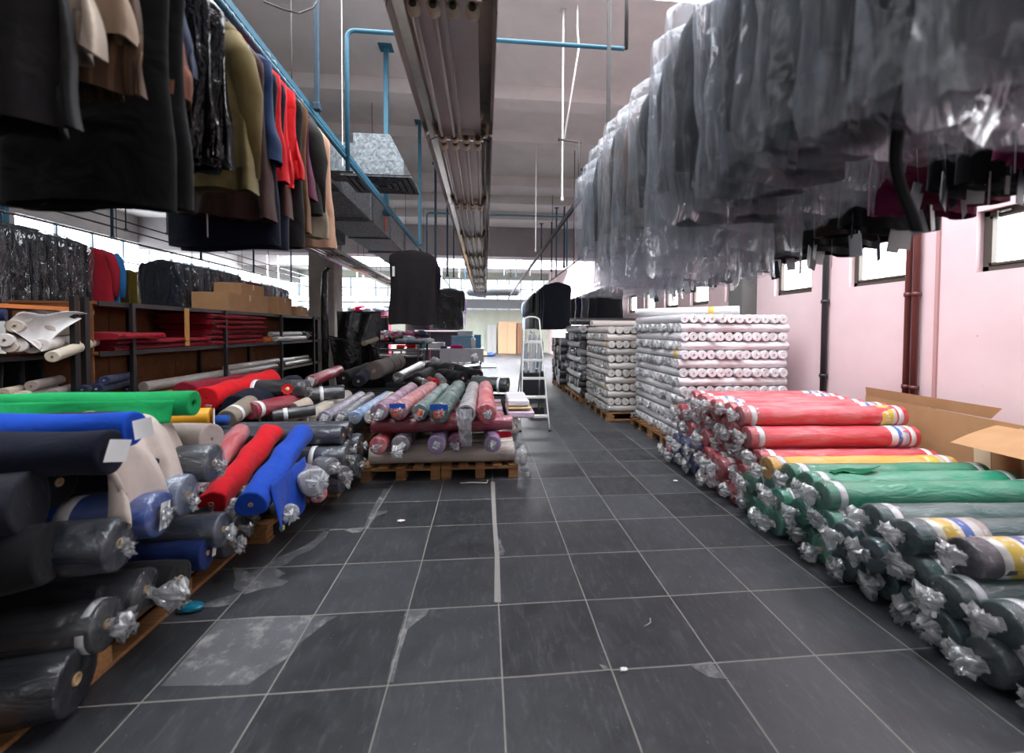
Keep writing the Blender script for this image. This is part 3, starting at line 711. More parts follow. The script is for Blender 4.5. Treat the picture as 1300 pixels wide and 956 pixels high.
# ============================================================= RIGHT HEAP: red, yellow, green rolls
REDS = ['D23A45', 'CC404A', 'D9454F', 'C23240']; GRN = ['1E8A68', '17805F', '2A9472']; DGR = ['1F4A4A', '25524F', '1B4040', '2C4F55']
def heapcol(Y, k, R):
    if Y > 3.42:
        if k <= 1 and 4.25 < Y < 4.8: return 'indigo', '2B2F66'
        return 'red', R.choice(REDS)
    if k == 2 and Y > 3.2: return 'yellow', 'E0A53C'
    if Y > 2.56: return 'green', R.choice(GRN)
    if Y < 1.95 and k >= 2: return 'plum', '3A2F3A'
    return ('dark green', R.choice(DGR)) if Y > 1.75 or k % 2 else ('slate', '3A4448')
R_ = random.Random(5)
RR = .094; lay = [(0, 1.24, 4.95), (1, 1.34, 4.85), (2, 2.66, 4.95), (3, 3.5, 4.85), (4, 3.72, 4.75)]
DH = Vector((1.6, -.09, 0)).normalized()
heap = []
NAMEK = ['bottom', 'second', 'third', 'fourth', 'top']
extra = [(2.28, 2), (2.08, 2), (1.86, 2)]
for k, y0, y1 in lay:
    y = y0+(.096 if k % 2 else 0); i = 0
    while y <= y1: heap.append((y, k)); y += .193; i += 1
heap += extra
cnt = {}
heap.sort(key=lambda t: (t[1], t[0]))
idx = {}
for y, k in heap:
    key = k; idx[key] = idx.get(key, 0)+1; i = idx[key]-1
    cn, hx = heapcol(y, k, R_)
    xo = 2.36+R_.uniform(-.07, .05)+(-.10 if k < 2 else 0)+(.03 if k == 4 else 0)
    z = RR+.004+k*.166
    if (y, k) in extra: z = RR+.004+2*.166
    fl = {'red': .28, 'yellow': .3, 'green': .42, 'dark green': .4, 'indigo': .4, 'plum': .3, 'slate': .35}[cn]
    L = 1.56
    b = [(.07, .05, LBAND)]
    q = R_.random()
    if k >= 2 or y < 2.7: b.append((L-.1, .045, LBAND))
    if (y, k) == extra[2] or (y, k) == extra[1]: b = [(.1, .3, LMIX)]
    elif k == 4 and abs(y-4.2) < .12: b = [(.08, .05, LBAND), (.14, .16, LBLUE), (L-.12, .05, LBAND)]
    elif q < .35 and k >= 2: b.append((L-.28, .16, LBLUE))
    elif q < .5 and k >= 2: b.append((L-.26, .14, LYEL))
    lab = '%s wrapped roll in the %s layer of the right heap, number %d from camera' % (cn, NAMEK[k], i+1)
    o = roll((xo, y, z), DH, L, RR, wrapped(hx, fl), lab, 'fabric roll', 'wrapped rolls heaped along the right of the aisle', seed=R_.randint(0, 999), bands=b, tuft=FILMT, core=(R_.random() < .3), spin=R_.uniform(0, 6), tuftscale=1.25, rings=12, wob=.02, paper=(R_.uniform(-1, 1), .05, (R_.uniform(-.02, .02), R_.uniform(-.03, .02))) if R_.random() < .45 else None)
# loose green film flap on the big green roll
a = at(1070, 606, Y=2.86)
m = MB(); m.grid(lambda u, v: (a.x-.12+.38*u, 2.80+.1*v+.02*math.sin(u*7), .525+.012*math.sin(u*9+v*3)+.045*u*u*(1-v)), 14, 5)
o = build('torn_wrapper', m, cloth('0E6B45')); tag(o, 'torn dark green wrapper strip lying on a green roll', 'wrapper')
for i in range(4):
    pallet(3.1, 1.75+1.05*i, PI/2, '') if False else None

# ============================================================= WHITE STACK
WH = ['E4E2E3', 'EAE8E9', 'DEDBDD', 'E6E3E6']
def wmat(h, f=.5): return wrapped(h, f)
def stack(x0, x1, y0, y1, r, nl, z0, cols, what, grp, ends='white', R=None, jx=.03, xmax=9, nm='wrapped_roll', pre=''):
    """criss-cross pile: even layers run to the wall, odd layers run along the aisle"""
    R = R or random.Random(3)
    step = 2*r+.004; LX = x1-x0; LY = y1-y0
    for k in range(nl):
        z = z0+r+k*(2*r-.001); cross = (k+nl) % 2 == 0     # top layer index nl-1 -> along aisle (ends to camera)
        if cross:   # axis along X, ends at x0 face
            n_ = int(LY/step)
            for i in range(n_):
                y = y0+r+i*step; hx = R.choice(cols)
                lab = '%s roll pointing at the wall, layer %d from floor, roll %d from front, %s' % (what, k+1, i+1, pre)
                b = [(LX-.3, .14, LYEL)] if (i == 0 and k % 4 == 1) else ([(LX-.12, .12, LBLUE)] if (i == 0 and k % 4 == 3) else [])
                roll((x0+R.uniform(-jx, jx), y, z), (1, R.uniform(-.004, .004), 0), LX, r, wmat(hx), lab, 'fabric roll', grp, name=nm, seed=R.randint(0, 99), n=16, rings=5, bands=b, spin=R.uniform(0, 6), tuft=FILMT if R.random() < .3 else None, tuftscale=.6, corer=.24)
        else:
            n_ = int(LX/step)
            for i in range(n_):
                x = x0+r+.01+i*step; hx = R.choice(cols)
                if x > xmax: continue
                lab = '%s roll end-on, layer %d from floor, roll %d from the aisle, %s' % (what, k+1, i+1, pre)
                roll((x, y0+R.uniform(-jx, jx)-.01, z), (R.uniform(-.004, .004), 1, 0), LY, r, wmat(hx), lab, 'fabric roll', grp, name=nm, seed=R.randint(0, 99), n=16, rings=5, spin=R.uniform(0, 6), bands=[(.12, .14, LYEL)] if i == 0 and k % 6 == 3 else (), corer=.26)
stack(2.46, 3.93, 5.15, 6.75, .0585, 14, .146, WH, 'white', 'white rolls stacked criss-cross by the pink wall', R=random.Random(8), pre='white stack')
BE = ['CFC6BE', 'D6CEC6', 'C6BDB6', 'BDB4AE']
stack(2.08, 3.56, 7.02, 8.57, .062, 12, .146, BE, 'beige', 'beige rolls stacked behind the white ones', R=random.Random(9), pre='beige stack', xmax=2.95)
DK = ['2C2B30', '4A484C', '3A3A40', '77757A', '1E1D22', '5A585E', '8E8C90']
stack(2.0, 3.45, 8.85, 10.4, .085, 9, .146, DK, 'dark', 'dark rolls stacked behind the beige ones', R=random.Random(10), jx=.06, pre='dark stack', nm='fabric_roll')
# odd rolls lying on top
roll((2.42, 6.6, 1.85), (1, -.9, 0), 1.5, .0585, wmat('EAE8EA'), 'white roll lying crosswise on top of the white stack', bands=[(1.1, .08, LYEL)], seed=4, name='wrapped_roll')
roll((2.12, 8.30, 1.70), (.75, .25, 0), 1.5, .06, wmat('D3CBC4'), 'beige roll lying slantwise on top of the beige stack', seed=5, name='wrapped_roll')
roll((1.95, 9.0, 1.755), (1, -.03, 0), 1.4, .07, wrapped('2A292C', .3), 'black roll on top of the dark stack, front one', seed=6)
roll((1.90, 9.35, 1.76), (1, .03, 0), 1.45, .075, wrapped('39383B', .3), 'charcoal roll on top of the dark stack, second one', seed=7, name='wrapped_roll')
roll((2.05, 9.8, 1.75), (1, .02, 0), 1.4, .07, wrapped('222124', .3), 'black roll on top of the dark stack, rearmost one', seed=8, name='wrapped_roll')
# far dark rolls beyond
R2 = random.Random(31)
for k in range(6):
    for i in range(7):
        roll((1.93+R2.uniform(-.04, .04), 10.7+i*.205, .25+k*.2), (1, 0, 0), 1.4, .1, wrapped(R2.choice(DK), .45), 'dark roll in the farthest pile, layer %d from floor, roll %d from front' % (k+1, i+1), group='dark rolls in the farthest pile', seed=R2.randint(0, 9), n=14, rings=4)
for i, (x, y, s) in enumerate([(3.0, 5.55, 'under the near half of the white stack'), (3.0, 6.37, 'under the far half of the white stack'), (2.68, 7.42, 'under the near half of the beige stack'), (2.68, 8.24, 'under the far half of the beige stack'), (2.6, 9.26, 'under the near half of the dark stack'), (2.6, 10.08, 'under the far half of the dark stack'), (2.56, 11.05, 'under the near half of the farthest pile'), (2.56, 11.87, 'under the far half of the farthest pile')]):
    pallet(x, y, PI/2, 'wooden pallet '+s)
# big opened cardboard box by the wall
m = MB()
A = at(1160, 519, X=4.05); B = at(1300, 560, X=4.1)
o = thing('cardboard_box', 'big brown cardboard sheet box with tape leaning by the pink wall', 'box', (4.1, 3.2, 0))
m = MB(); m.grid(lambda u, v: (.03+.04*v-.02*math.sin(u*5)*v, 1.05-2.3*u, .86*v-.05*u*v), 16, 6)
m2 = MB(); m2.v = [(x-.006, y, z) for x, y, z in m.v]; m.add(m2.v, [tuple(reversed(f)) for f in m.f]); build('side_panel', m, CARD, o)
m = MB(); m.grid(lambda u, v: (.07-.01*v, 1.05-1.15*u-.08*u*v, .85+.1*v-.01*u), 10, 3); build('flap', m, CARD, o)
m = MB(); m.grid(lambda u, v: (.06-.42*v, -.15-1.1*u, .80+.03*math.sin(v*2)-.16*v), 8, 6); build('flap', m, CARD, o)
TAPEM = paint('D9C6A6', .3)
for y in (-.1, -.42):
    m = MB(); m.grid(lambda u, v: (.0185+.036*v, y+.12*u-.2*(1-v)*.3, .25+.56*v), 3, 5); build('packing_tape', m, TAPEM, o)
# ============================================================= CENTRE PALLETS
pallet(-.86, 4.98, 0, 'wooden pallet under the left half of the centre roll pile'); pallet(-.05, 4.98, 0, 'wooden pallet under the right half of the centre roll pile')
GC = 'rolls piled on the centre pallets'
CRE = wrapped('CDBFB2', .2)
for i, (y, lb) in enumerate([(4.5, 'thick cream roll at the bottom front of the centre pile'), (4.72, 'cream bottom roll just behind the front one of the centre pile'), (4.94, 'cream bottom roll in the middle of the centre pile'), (5.16, 'cream bottom roll near the back of the centre pile'), (5.38, 'rearmost cream bottom roll of the centre pile')]):
    o = roll((.31, y, .25), (-1, 0, 0), 1.5, .104, CRE, lb, group=GC, seed=i, tuft=FILMT if i == 0 else None, tuftscale=1.6, wob=.02)
m = crumple_mesh(3, .07); 
for q in range(3): 
    c = crumple_mesh(5+q, .045); m.add([(x+.03+.02*q, y, z-.05-.07*q) for x, y, z in c.v], c.f)
o = build('loose_film', m, film('loosewad', .3, 'F0F1F3', 1.3, .9)); o.location = (.37, 4.42, .21); tag(o, 'wad of clear film hanging off the right end of the cream roll', 'plastic film')
def endroll(px, Yf, z, r, mt, lb, L=1.3, **kw):
    p = at(px, 560, Y=Yf); return roll((p.x, Yf, z), (kw.pop('dx', 0), 1, 0), L, r, mt, lb, group=GC, **kw)
PB = (.1, .06, (0, -.01))
endroll(480, 4.12, .435, .083, wrapped('C23A42', .35), 'red film-wrapped roll end at lower left of the centre pile', tuft=FILMT, seed=2, paper=(.2, .035, (.02, -.03)), tuftscale=.4)
endroll(508, 4.12, .44, .088, wrapped('5C4450', .85), 'purple and white crumpled roll end next to the red one in the centre pile', tuft=FILMT, seed=3, tuftscale=1.3, paper=(.7, .05, (-.02, .0)))
endroll(554, 4.10, .44, .088, wrapped('9A76A6', .4), 'lilac roll end in the middle of the centre pile lower row', tuft=FILMT, seed=5, tuftscale=.3, paper=(.4, .06, (0, 0)))
endroll(579, 4.16, .44, .085, wrapped('7A2048', .3), 'magenta roll end beside the lilac one in the centre pile', tuft=FILMT, seed=4, tuftscale=.5, paper=(0, .06, (.0, -.03)))
endroll(625, 4.10, .44, .083, wrapped('A287B0', .4), 'pale violet roll end at lower right of the centre pile', tuft=FILMT, seed=1, tuftscale=.3, paper=(.5, .06, (0, 0)))
WINE = wrapped('7A1628', .35)
roll((-1.12, 4.28, .60), (1, .03, 0), .93, .073, WINE, 'wine red roll lying across the left front of the centre pile', group=GC, seed=8, wob=.03)
roll((.28, 4.32, .60), (-1, .02, 0), .5, .073, wrapped('A03048', .5), 'crimson wrapped roll lying across the right front of the centre pile', group=GC, seed=9, tuft=FILMT, tuftscale=.3, wob=.03)
for i, y in enumerate((4.47, 4.64, 4.81, 4.98, 5.15, 5.32)):
    roll((-1.1, y, .60), (1, 0, 0), 1.3, .075, wrapped(['8A2035', '5C2A3A', '93808C'][i % 3], .35), 'reddish roll lying across inside the centre pile, %s behind the wine red one' % ORD[i], group=GC, seed=i)
m = MB(); m.grid(lambda u, v: (.10+.17*u, 4.27-.012*math.sin(u*9), .52-.07*v*(1-.5*abs(u-.5))), 8, 4); o = build('red_cloth_scrap', m, cloth('B3162B')); tag(o, 'red cloth corner hanging above the violet roll end', 'cloth')
top = [(481, 523, 523, 490, .083, '8C5A78', .75, 'mauve patterned', None), (506, 521, 547, 490, .09, 'B35A5C', .6, 'pink patterned', 'blue'),
       (533, 523, 564, 492, .08, '40605A', .75, 'grey green', None), (558, 524, 582, 490, .098, '35554E', .7, 'dark green patterned', 'blue'),
       (592, 527, 601, 490, .088, '8D8688', .55, 'grey open-ended', 'open'), (618, 525, 616, 488, .092, 'C8323E', .5, 'bright red', 'red')]
for px0, py0, px1, py1, r, hx, fl, nm, sp in top:
    z = .675+r+.003
    a = at(px0, py0, Z=z); a.y = min(max(a.y, 3.95), 4.15); b_ = at(px0, py0, Y=a.y); bb = at(px1, py1, Y=5.75)
    a = Vector((b_.x, a.y, z)); d = Vector((bb.x-a.x, 5.75-a.y, 0))
    o = roll(a, d, d.length, r, wrapped(hx, fl, 3.0), '%s roll on top of the centre pile with its end towards the camera' % nm, group=GC, seed=rnd.randint(0, 99), tuft=FILMT if sp != 'open' else None, tuftscale=.45, wob=.035, rings=16, paper=None if sp == 'open' else (.4, .06, (-.01, -.01)), corer=.2 if sp != 'open' else .72, core=sp != 'open')
    if sp == 'blue':
        q = MB(); q.grid(lambda u, v: (-.045+.004*math.sin(u*8), (u-.5)*r*1.7, r*.35+(v)*r*.5), 6, 3); l_ = build('blue_label', q, paint('1E50B0', .4), o); l_['label'] = 'blue label strip'
    if nm in ('pink patterned', 'grey green', 'dark green patterned'):
        q = MB(); q.grid(lambda u, v: (-.05+.01*math.sin(u*8+v*4), (u-.5)*r*.9, -r*.4+v*r*.7), 5, 5); l_ = build('orange_paper', q, paint('E86A50', .5), o); l_['label'] = 'orange paper label'
    if sp == 'open':
        q = MB(); q.lathe([(0, r*.72), (.12, r*.68), (.12, .001)], 20); build('hollow_end', q, DARKHOLE, o)
        q = MB(); q.grid(lambda u, v: (-.02-.05*math.sin(v*2.4)+.018*nz(u*6, v*7), (u-.35)*r*1.7*(1-.35*v)-.02*v+.01*nz(v*9, u*3, 2), r*.6-.34*v+.01*nz(u*9, v*9, 5)), 12, 18); build('plastic_wrapper', q, film('hangwrap', .42, 'DADCE0', 1.4, 1.0), o)
# folded things at the right end of the centre pile
for i, (z, hx, lb) in enumerate([(.61, 'C9B4C8', 'lilac folded cloth bale at the right end of the centre pile'), (.69, 'D9B65A', 'thin yellow cloth between the bales at the right end of the centre pile'), (.74, 'DFDDE4', 'white folded cloth bale topmost at the right end of the centre pile')]):
    h = .075 if i != 1 else .03
    m = MB(); m.box((0, 0, 0), (.30-.03*i, .62, h), 0, None, .014); o = build('folded_bale', m, wrapped(hx, .3)); o.location = (.40-.015*i, 4.95, z+h/2-.035 if i != 1 else z-.005); tag(o, lb, 'folded cloth')
m = MB(); m.tube([(.25, 0, 0), (.30, 0, .0), (.36, 0, -.0), (.40, 0, .0)], [.06, .09, .09, .05], 14); o = build('bundle', m, wrapped('DDD8D0', .2)); o.location = (.0, 4.75, .47); tag(o, 'cream bundle end below the lilac bale', 'fabric bundle')
# ============================================================= pile behind, left (C): pastel rolls
GPC = 'pastel rolls behind the centre pile'
pallet(-1.9, 5.7, 0, 'wooden pallet under the pastel rolls'); 
for i, (x, lb) in enumerate([(-2.25, 'left'), (-2.0, 'middle'), (-1.75, 'right')]):
    roll((x, 5.0, .285), (0, 1, 0), 1.5, .12, wrapped('4A4540', .3), 'brown grey roll under the pastel rolls, %s one' % lb, group=GPC, seed=i)
pas = [(392, 512, 440, 484, .085, 'CFC4B0', 'cream', 0), (412, 514, 458, 484, .075, '8E8496', 'mauve grey', 1), (432, 514, 470, 483, .07, '6A686E', 'dark grey clear-wrapped', 1), (450, 515, 492, 485, .075, '7FA0C8', 'pale blue', 0), (470, 512, 497, 484, .07, 'CDBFB0', 'ivory', 0), (490, 508, 512, 484, .07, 'D6C8B8', 'pale cream', 0)]
for px0, py0, px1, py1, r, hx, nm, pp in pas:
    a = at(px0, py0, Y=4.85); b = at(px1, py1, Y=6.4); a.z = .41+.08+r; b.z = a.z
    d = b-a; roll(a, d, d.length, r, wrapped(hx, .55, 2.5), '%s roll in the slanting row behind the centre pile' % nm, group=GPC, seed=rnd.randint(0, 99), tuft=FILMT, tuftscale=.4, wob=.03, rings=14, paper=(.4, .07, (0, 0)) if pp else None)
for i, x in enumerate((-2.3, -2.06, -1.82, -1.58)):
    roll((x, 4.95, .47), (0.05, 1, 0), 1.4, .075, wrapped('5A534C', .3), 'dark roll directly under the pastel rolls, %s from the left' % ORD[i], group=GPC, seed=i+3)
# ============================================================= pile B: long charcoal rolls lying across
GPB = 'long charcoal rolls left of the centre pile'
pallet(-1.95, 4.39, PI/2, 'wooden pallet under the long charcoal rolls')
NV = wrapped('30343E', .28)
for i, (y, z, r) in enumerate([(3.72, .25, .10), (3.94, .25, .10), (4.16, .25, .10), (4.38, .25, .10), (3.83, .42, .10), (4.05, .42, .10), (4.27, .42, .10)]):
    roll((-1.22-.05*(i % 2), y, z), (-1, 0, 0), 1.5, r, NV, 'charcoal wrapped roll lying across, %s, %s from the camera' % ('lower layer' if i < 4 else 'upper layer', ORD[i if i < 4 else i-4]), group=GPB, seed=i, tuft=FILMT, tuftscale=.5, bands=[(.25, .04, LBAND)] if i != 5 else [(1.3, .04, LBAND)], wob=.03, rings=14)
for i, (y, r) in enumerate([(3.93, .085), (4.14, .085)]):
    roll((-1.28, y, .595), (-1, -.02*i, 0), 1.5, r, NV, 'charcoal wrapped roll on the very top of the long rolls, %s one' % ['nearer', 'farther'][i], group=GPB, seed=i+4, bands=[(1.28, .04, LBAND)], wob=.03, rings=14)
# ============================================================= pile A': red / blue draped rolls on pallet
pallet(-2.16, 3.56, PI/2, 'wooden pallet under the red and blue rolls by the aisle')
GPD = 'bright rolls by the left aisle edge'
def rollpts(p0, p1, r, mt, lb, group, **kw):
    p0 = Vector(p0); p1 = Vector(p1); d = p1-p0; return roll(p0, d, d.length, r, mt, lb, group=group, **kw)
for i, (y, z) in enumerate([(2.72, .235), (2.92, .235), (3.12, .235), (3.32, .235), (3.52, .235), (2.82, .40), (3.02, .40), (3.22, .40), (3.42, .40)]):
    roll((-1.56-.06*(i % 3), y, z), (-1, 0, 0), 1.4, .085, wrapped(['1A1C26', '1E2230', '15161B', '24242A'][i % 4], .3), 'dark roll under the red and blue cloth, %s layer, %s from the camera' % ('lower' if i < 5 else 'upper', ORD[i if i < 5 else i-5]), group=GPD, seed=i, tuft=FILMT, tuftscale=.8)
pb0 = at(318, 641, Y=2.65); pb1 = at(384, 572, Y=3.75)
rollpts(pb0, (pb1.x, pb1.y, .66), .085, cloth('1646B0'), 'bright blue cloth roll slanting down over the left aisle pile', GPD, share=False, seed=3, wob=.075, n=36, rings=16, corer=.16)
pr0 = at(268, 640, Y=2.75); 
rollpts((pr0.x, pr0.y, pr0.z), (at(345, 572, Y=3.8).x, 3.8, .66), .085, cloth('C8101F'), 'bright red cloth roll slanting beside the blue one', GPD, share=False, seed=7, wob=.08, n=36, rings=16, corer=.16)
ps = at(262, 602, Y=2.95)
rollpts(ps, (at(305, 572, Y=3.8).x, 3.8, .66), .08, wrapped('B04A50', .45), 'dusty pink film-wrapped roll left of the bright red one', GPD, seed=9, tuft=FILMT, wob=.03)
# hanging blue flap
def sheet(name, fn, nu, nv, mt, lb, cat='cloth', thick=.004, parent=None, loc=None):
    m = MB(); m.grid(fn, nu, nv)
    o = build(name, m, mt, parent); md = o.modifiers.new('s', 'SOLIDIFY'); md.thickness = thick
    if lb: tag(o, lb, cat)
    if loc: o.location = loc
    return o
q0 = at(332, 628, Y=2.72); q1 = at(378, 590, Y=3.35)
sheet('hanging_cloth', lambda u, v: (q0.x+(q1.x-q0.x)*u+.05+.03*math.sin(u*9+v*2)*v+.035*v, q0.y+(q1.y-q0.y)*u, q0.z+.06+(q1.z-q0.z)*u-(.30+.05*math.sin(u*4))*v), 22, 14, cloth('1646B0'), 'bright blue loose cloth end hanging from the blue roll')
q2 = at(258, 640, Y=2.8); q3 = at(300, 590, Y=3.3)
sheet('hanging_cloth', lambda u, v: (q2.x+(q3.x-q2.x)*u+.06+.03*math.sin(u*8+v), q2.y+(q3.y-q2.y)*u-.06, q2.z+.03+(q3.z-q2.z)*u-(.22)*v), 18, 10, cloth('A80E1C'), 'dark red cloth end hanging beneath the bright red roll')
# film wrapped bundle right of the blue roll
def lump(px, py, Y, sc, mt, lb, seed, name='film_bundle', cat='wrapped bundle', add=None):
    m = crumple_mesh(seed, 1.0); p = at(px, py, Y=Y); m.v = [(x*sc[0], y*sc[1], z*sc[2]) for x, y, z in m.v]
    o = build(name, m, mt); o.location = p; tag(o, lb, cat); 
    if len(m.v) < 4000: md = o.modifiers.new('s', 'SUBSURF'); md.levels = md.render_levels = 1
    return o
rollpts(at(398, 612, Y=3.15), at(372, 600, Y=3.9), .10, wrapped('8A8488', .9), 'milky film-wrapped grey roll right of the bright blue roll', GPD, seed=5, tuft=FILMT, tuftscale=1.4, wob=.06, paper=(.2, .06, (0, 0)))
rollpts(at(404, 627, Y=3.3), at(388, 618, Y=3.9), .065, wrapped('C03040', .4), 'small red film-wrapped roll end below the milky one', GPD, seed=6, tuft=FILMT, tuftscale=.8)
rollpts(at(368, 652, Y=2.92), at(345, 640, Y=3.5), .06, wrapped('70747A', .8), 'crumpled clear-wrapped roll end with a lime tag near the floor', GPD, seed=2, tuft=FILMT, tuftscale=1.8)
m = MB(); m.box((0, 0, 0), (.03, .02, .03), 0, None, .004); o = build('lime_tag', m, paint('C8D62A', .5)); o.location = at(358, 670, Y=2.88); tag(o, 'small lime yellow tag hanging from the crumpled roll end', 'tag')
rollpts(at(421, 592, Y=3.55), at(405, 590, Y=3.66), .07, wrapped('4A4C54', .8), 'dark clear-wrapped roll end jutting below the charcoal rolls', GPB, seed=2, tuft=FILMT, tuftscale=1.2)
rollpts(at(437, 601, Y=3.62), at(425, 598, Y=3.7), .06, wrapped('3C3E44', .8), 'small dark wrapped roll end nearest the centre pallet', GPB, seed=1, tuft=FILMT, tuftscale=1.1)

# ============================================================= near left pile (A)
GPA = 'rolls in the near left pile'
pallet(-2.15, 1.30, 0, 'wooden pallet under the nearest black rolls'); pallet(-2.10, 2.53, 0, 'wooden pallet under the far part of the near left pile')
BK = cloth('121215'); NAVY = cloth('0F1730')
def nearroll(px, py, X, r, ang, mt, lb, L=1.6, dz=0.0, **kw):
    p = at(px, py, X=X); d = Vector((-math.cos(ang), -math.sin(ang), dz))
    return roll(p, d, L, r, mt, lb, group=GPA, share=False, n=40, rings=16, **kw)
WB = wrapped('14161C', .35)
nearroll(98, 862, -1.62, .125, .22, WB, 'black film-wrapped roll nearest the camera on the left pallet', seed=1, tuft=None, wob=.03, corer=.2)
nearroll(136, 792, -1.60, .10, .16, wrapped('17181C', .5), 'black roll in glossy clear film with a dark hollow end, lowest row', seed=2, tuft=FILMT, tuftscale=1.0, wob=.03, bands=[(.02, .03, LBAND)])
nearroll(186, 748, -1.62, .095, .12, wrapped('1C1D22', .35), 'black roll with torn white film at its end, lowest row', seed=3, tuft=FILMT, tuftscale=2.2, wob=.03)
nearroll(228, 738, -1.56, .10, .06, cloth('17161A'), 'unwrapped black cloth roll on the left pallet edge', seed=4, wob=.05, corer=.3)
nearroll(264, 702, -1.56, .085, .04, cloth('10285E'), 'navy blue roll end with a white oval tag', seed=5, wob=.04, paper=(.3, .05, (-.03, .0)), corer=.16)
nearroll(284, 672, -1.52, .095, .02, wrapped('2A3346', .7), 'clear-wrapped slate blue roll end by the aisle', seed=6, tuft=FILMT, tuftscale=.5, wob=.04)
nearroll(152, 690, -1.58, .11, .18, wrapped('1B2230', .55), 'large dark navy roll with its wrinkled film end facing the aisle', seed=7, tuft=FILMT, tuftscale=.3, wob=.03, bands=[(.32, .05, LBAND)])
nearroll(204, 652, -1.55, .105, .12, wrapped('274C9A', .4), 'royal blue film-wrapped roll with a white end tag', seed=8, tuft=FILMT, tuftscale=.3, wob=.03, bands=[(.3, .06, LBAND)], paper=(.2, .1, (.0, -.01)))
q = at(206, 628, X=-1.58); q = lump(200, 630, q.y, (.035, .03, .03), cloth('1450C0'), 'knot of bright blue cloth on the royal blue roll', 12, 'cloth_knot', 'cloth knot')
nearroll(238, 628, -1.55, .10, .08, wrapped('5C6B86', .6), 'grey blue film-wrapped roll with a wrinkled end', seed=9, tuft=FILMT, tuftscale=.3, wob=.04)
nearroll(272, 588, -1.52, .10, .05, wrapped('3C4046', .7), 'dark grey roll in silvery film below the cream cloth', seed=10, tuft=FILMT, tuftscale=.5, wob=.04)
nearroll(196, 600, -1.66, .075, .1, cloth('1C2236'), 'dark blue roll just under the cream cloth', seed=13, wob=.04, L=1.5, core=False, corer=.05)
# filling rolls behind the visible ends
for i, (y, z) in enumerate([(1.42, .63), (1.60, .86), (1.80, .86), (2.0, .88), (2.22, .90), (1.45, .40), (2.45, .60), (2.42, .86)]):
    roll((-1.85, y, z), (-1, -.08, 0), 1.5, .10, cloth(['14151A', '1A1F2C', '22242A', '101218'][i % 4]), 'dark roll deep inside the near left pile, number %d from the bottom front' % (i+1), group=GPA, seed=i, n=24)
nearroll(66, 700, -1.72, .12, .3, cloth('0E0F13'), 'black cloth roll sloping down out of the picture at the lower left', seed=21, wob=.05, dz=-.05, core=False, corer=.04)
nearroll(40, 640, -1.8, .13, .3, cloth('23252E'), 'thick dark grey cloth roll under the navy one', seed=22, wob=.05, core=False, corer=.04)
# top of the pile
nearroll(142, 573, -1.60, .095, .10, cloth('0C1226'), 'midnight navy roll with a grey square tag on its end', seed=23, wob=.05, L=1.7, paper=(.25, .075, (.035, .01)), pz=-.6, corer=.05, core=False)
nearroll(172, 543, -1.60, .075, .06, cloth('0F4FC4'), 'bright blue roll with a white square tag on its end', seed=24, wob=.05, L=1.7, paper=(-.1, .07, (.02, -.0)), pz=-.6, corer=.05, core=False)
nearroll(150, 540, -1.74, .07, .2, cloth('2A211E'), 'dark brown cloth roll between the navy and the blue rolls', seed=25, wob=.08, L=1.5, core=False)
nearroll(247, 512, -1.62, .068, .05, cloth('12A85C'), 'emerald green cloth roll on top of the near left pile', seed=26, wob=.03, L=1.9, corer=.3, core=False)
# green roll loose hem + cream drape
g = at(247, 512, X=-1.62)
sheet('loose_green_cloth', lambda u, v: (g.x-.06-1.3*u, g.y-.066-.035*v-.065*u-.02*math.sin(u*14)*v, g.z+.03-.10*v-.02*math.sin(u*5+1)*v), 40, 8, cloth('12A85C'), 'loose emerald green cloth edge hanging from the green roll')
cr = at(205, 536, X=-1.75); ce = at(285, 588, X=-1.5)
CREAM = cloth('D9C9BE')
def creamfn(u, v):     # u from the pile centre over the aisle edge, v from front to back
    x = -2.15+.56*u; y = 1.97+.55*v-.02*u; z = 1.10+.012*math.sin(v*9+u*4)+.02*nz(u*5, v*5)
    t = max(0, (u-.66)/.34)
    if t > 0:
        x = -2.15+.56*.66+.17*math.sin(t*1.4)+.045*math.sin(v*17+1)*t+.02*math.sin(v*31)*t; z -= .06*t+.40*t**1.6*(.75+.35*v); y += .04*math.sin(v*11+t*3)*t
    fr = max(0, (.16-v)/.16)
    z -= .07*fr**1.5*max(0, min(1, (u-.3)*3)); y += .03*fr
    return (x, y, z)
sheet('cream_cloth', creamfn, 44, 34, CREAM, 'cream cloth draped over the top of the near left pile')
roll((-1.60, 2.62, .90), (-1, .05, 0), .9, .10, cloth('B9A9A0'), 'dusty beige roll end showing behind the cream cloth', group=GPA, seed=31, wob=.05, core=False, corer=.1)
p = at(268, 530, Y=3.1); roll(p, (-.6, -.2, .0), .25, .07, paint('E0A21A', .5), 'yellow wrapped bundle with a white label behind the green roll', group=GPA, seed=32, paper=(.2, .1, (0, 0)), core=False)
m = crumple_mesh(44, 1.0); m.v = [(x*.06, y*.035, z*.018) for x, y, z in m.v]; o = build('blue_plastic_scrap', m, paint('1F7E98', .4)); p = at(243, 771, Z=.02); o.location = p; tag(o, 'crumpled teal plastic scrap on the floor by the left pallet', 'plastic scrap')
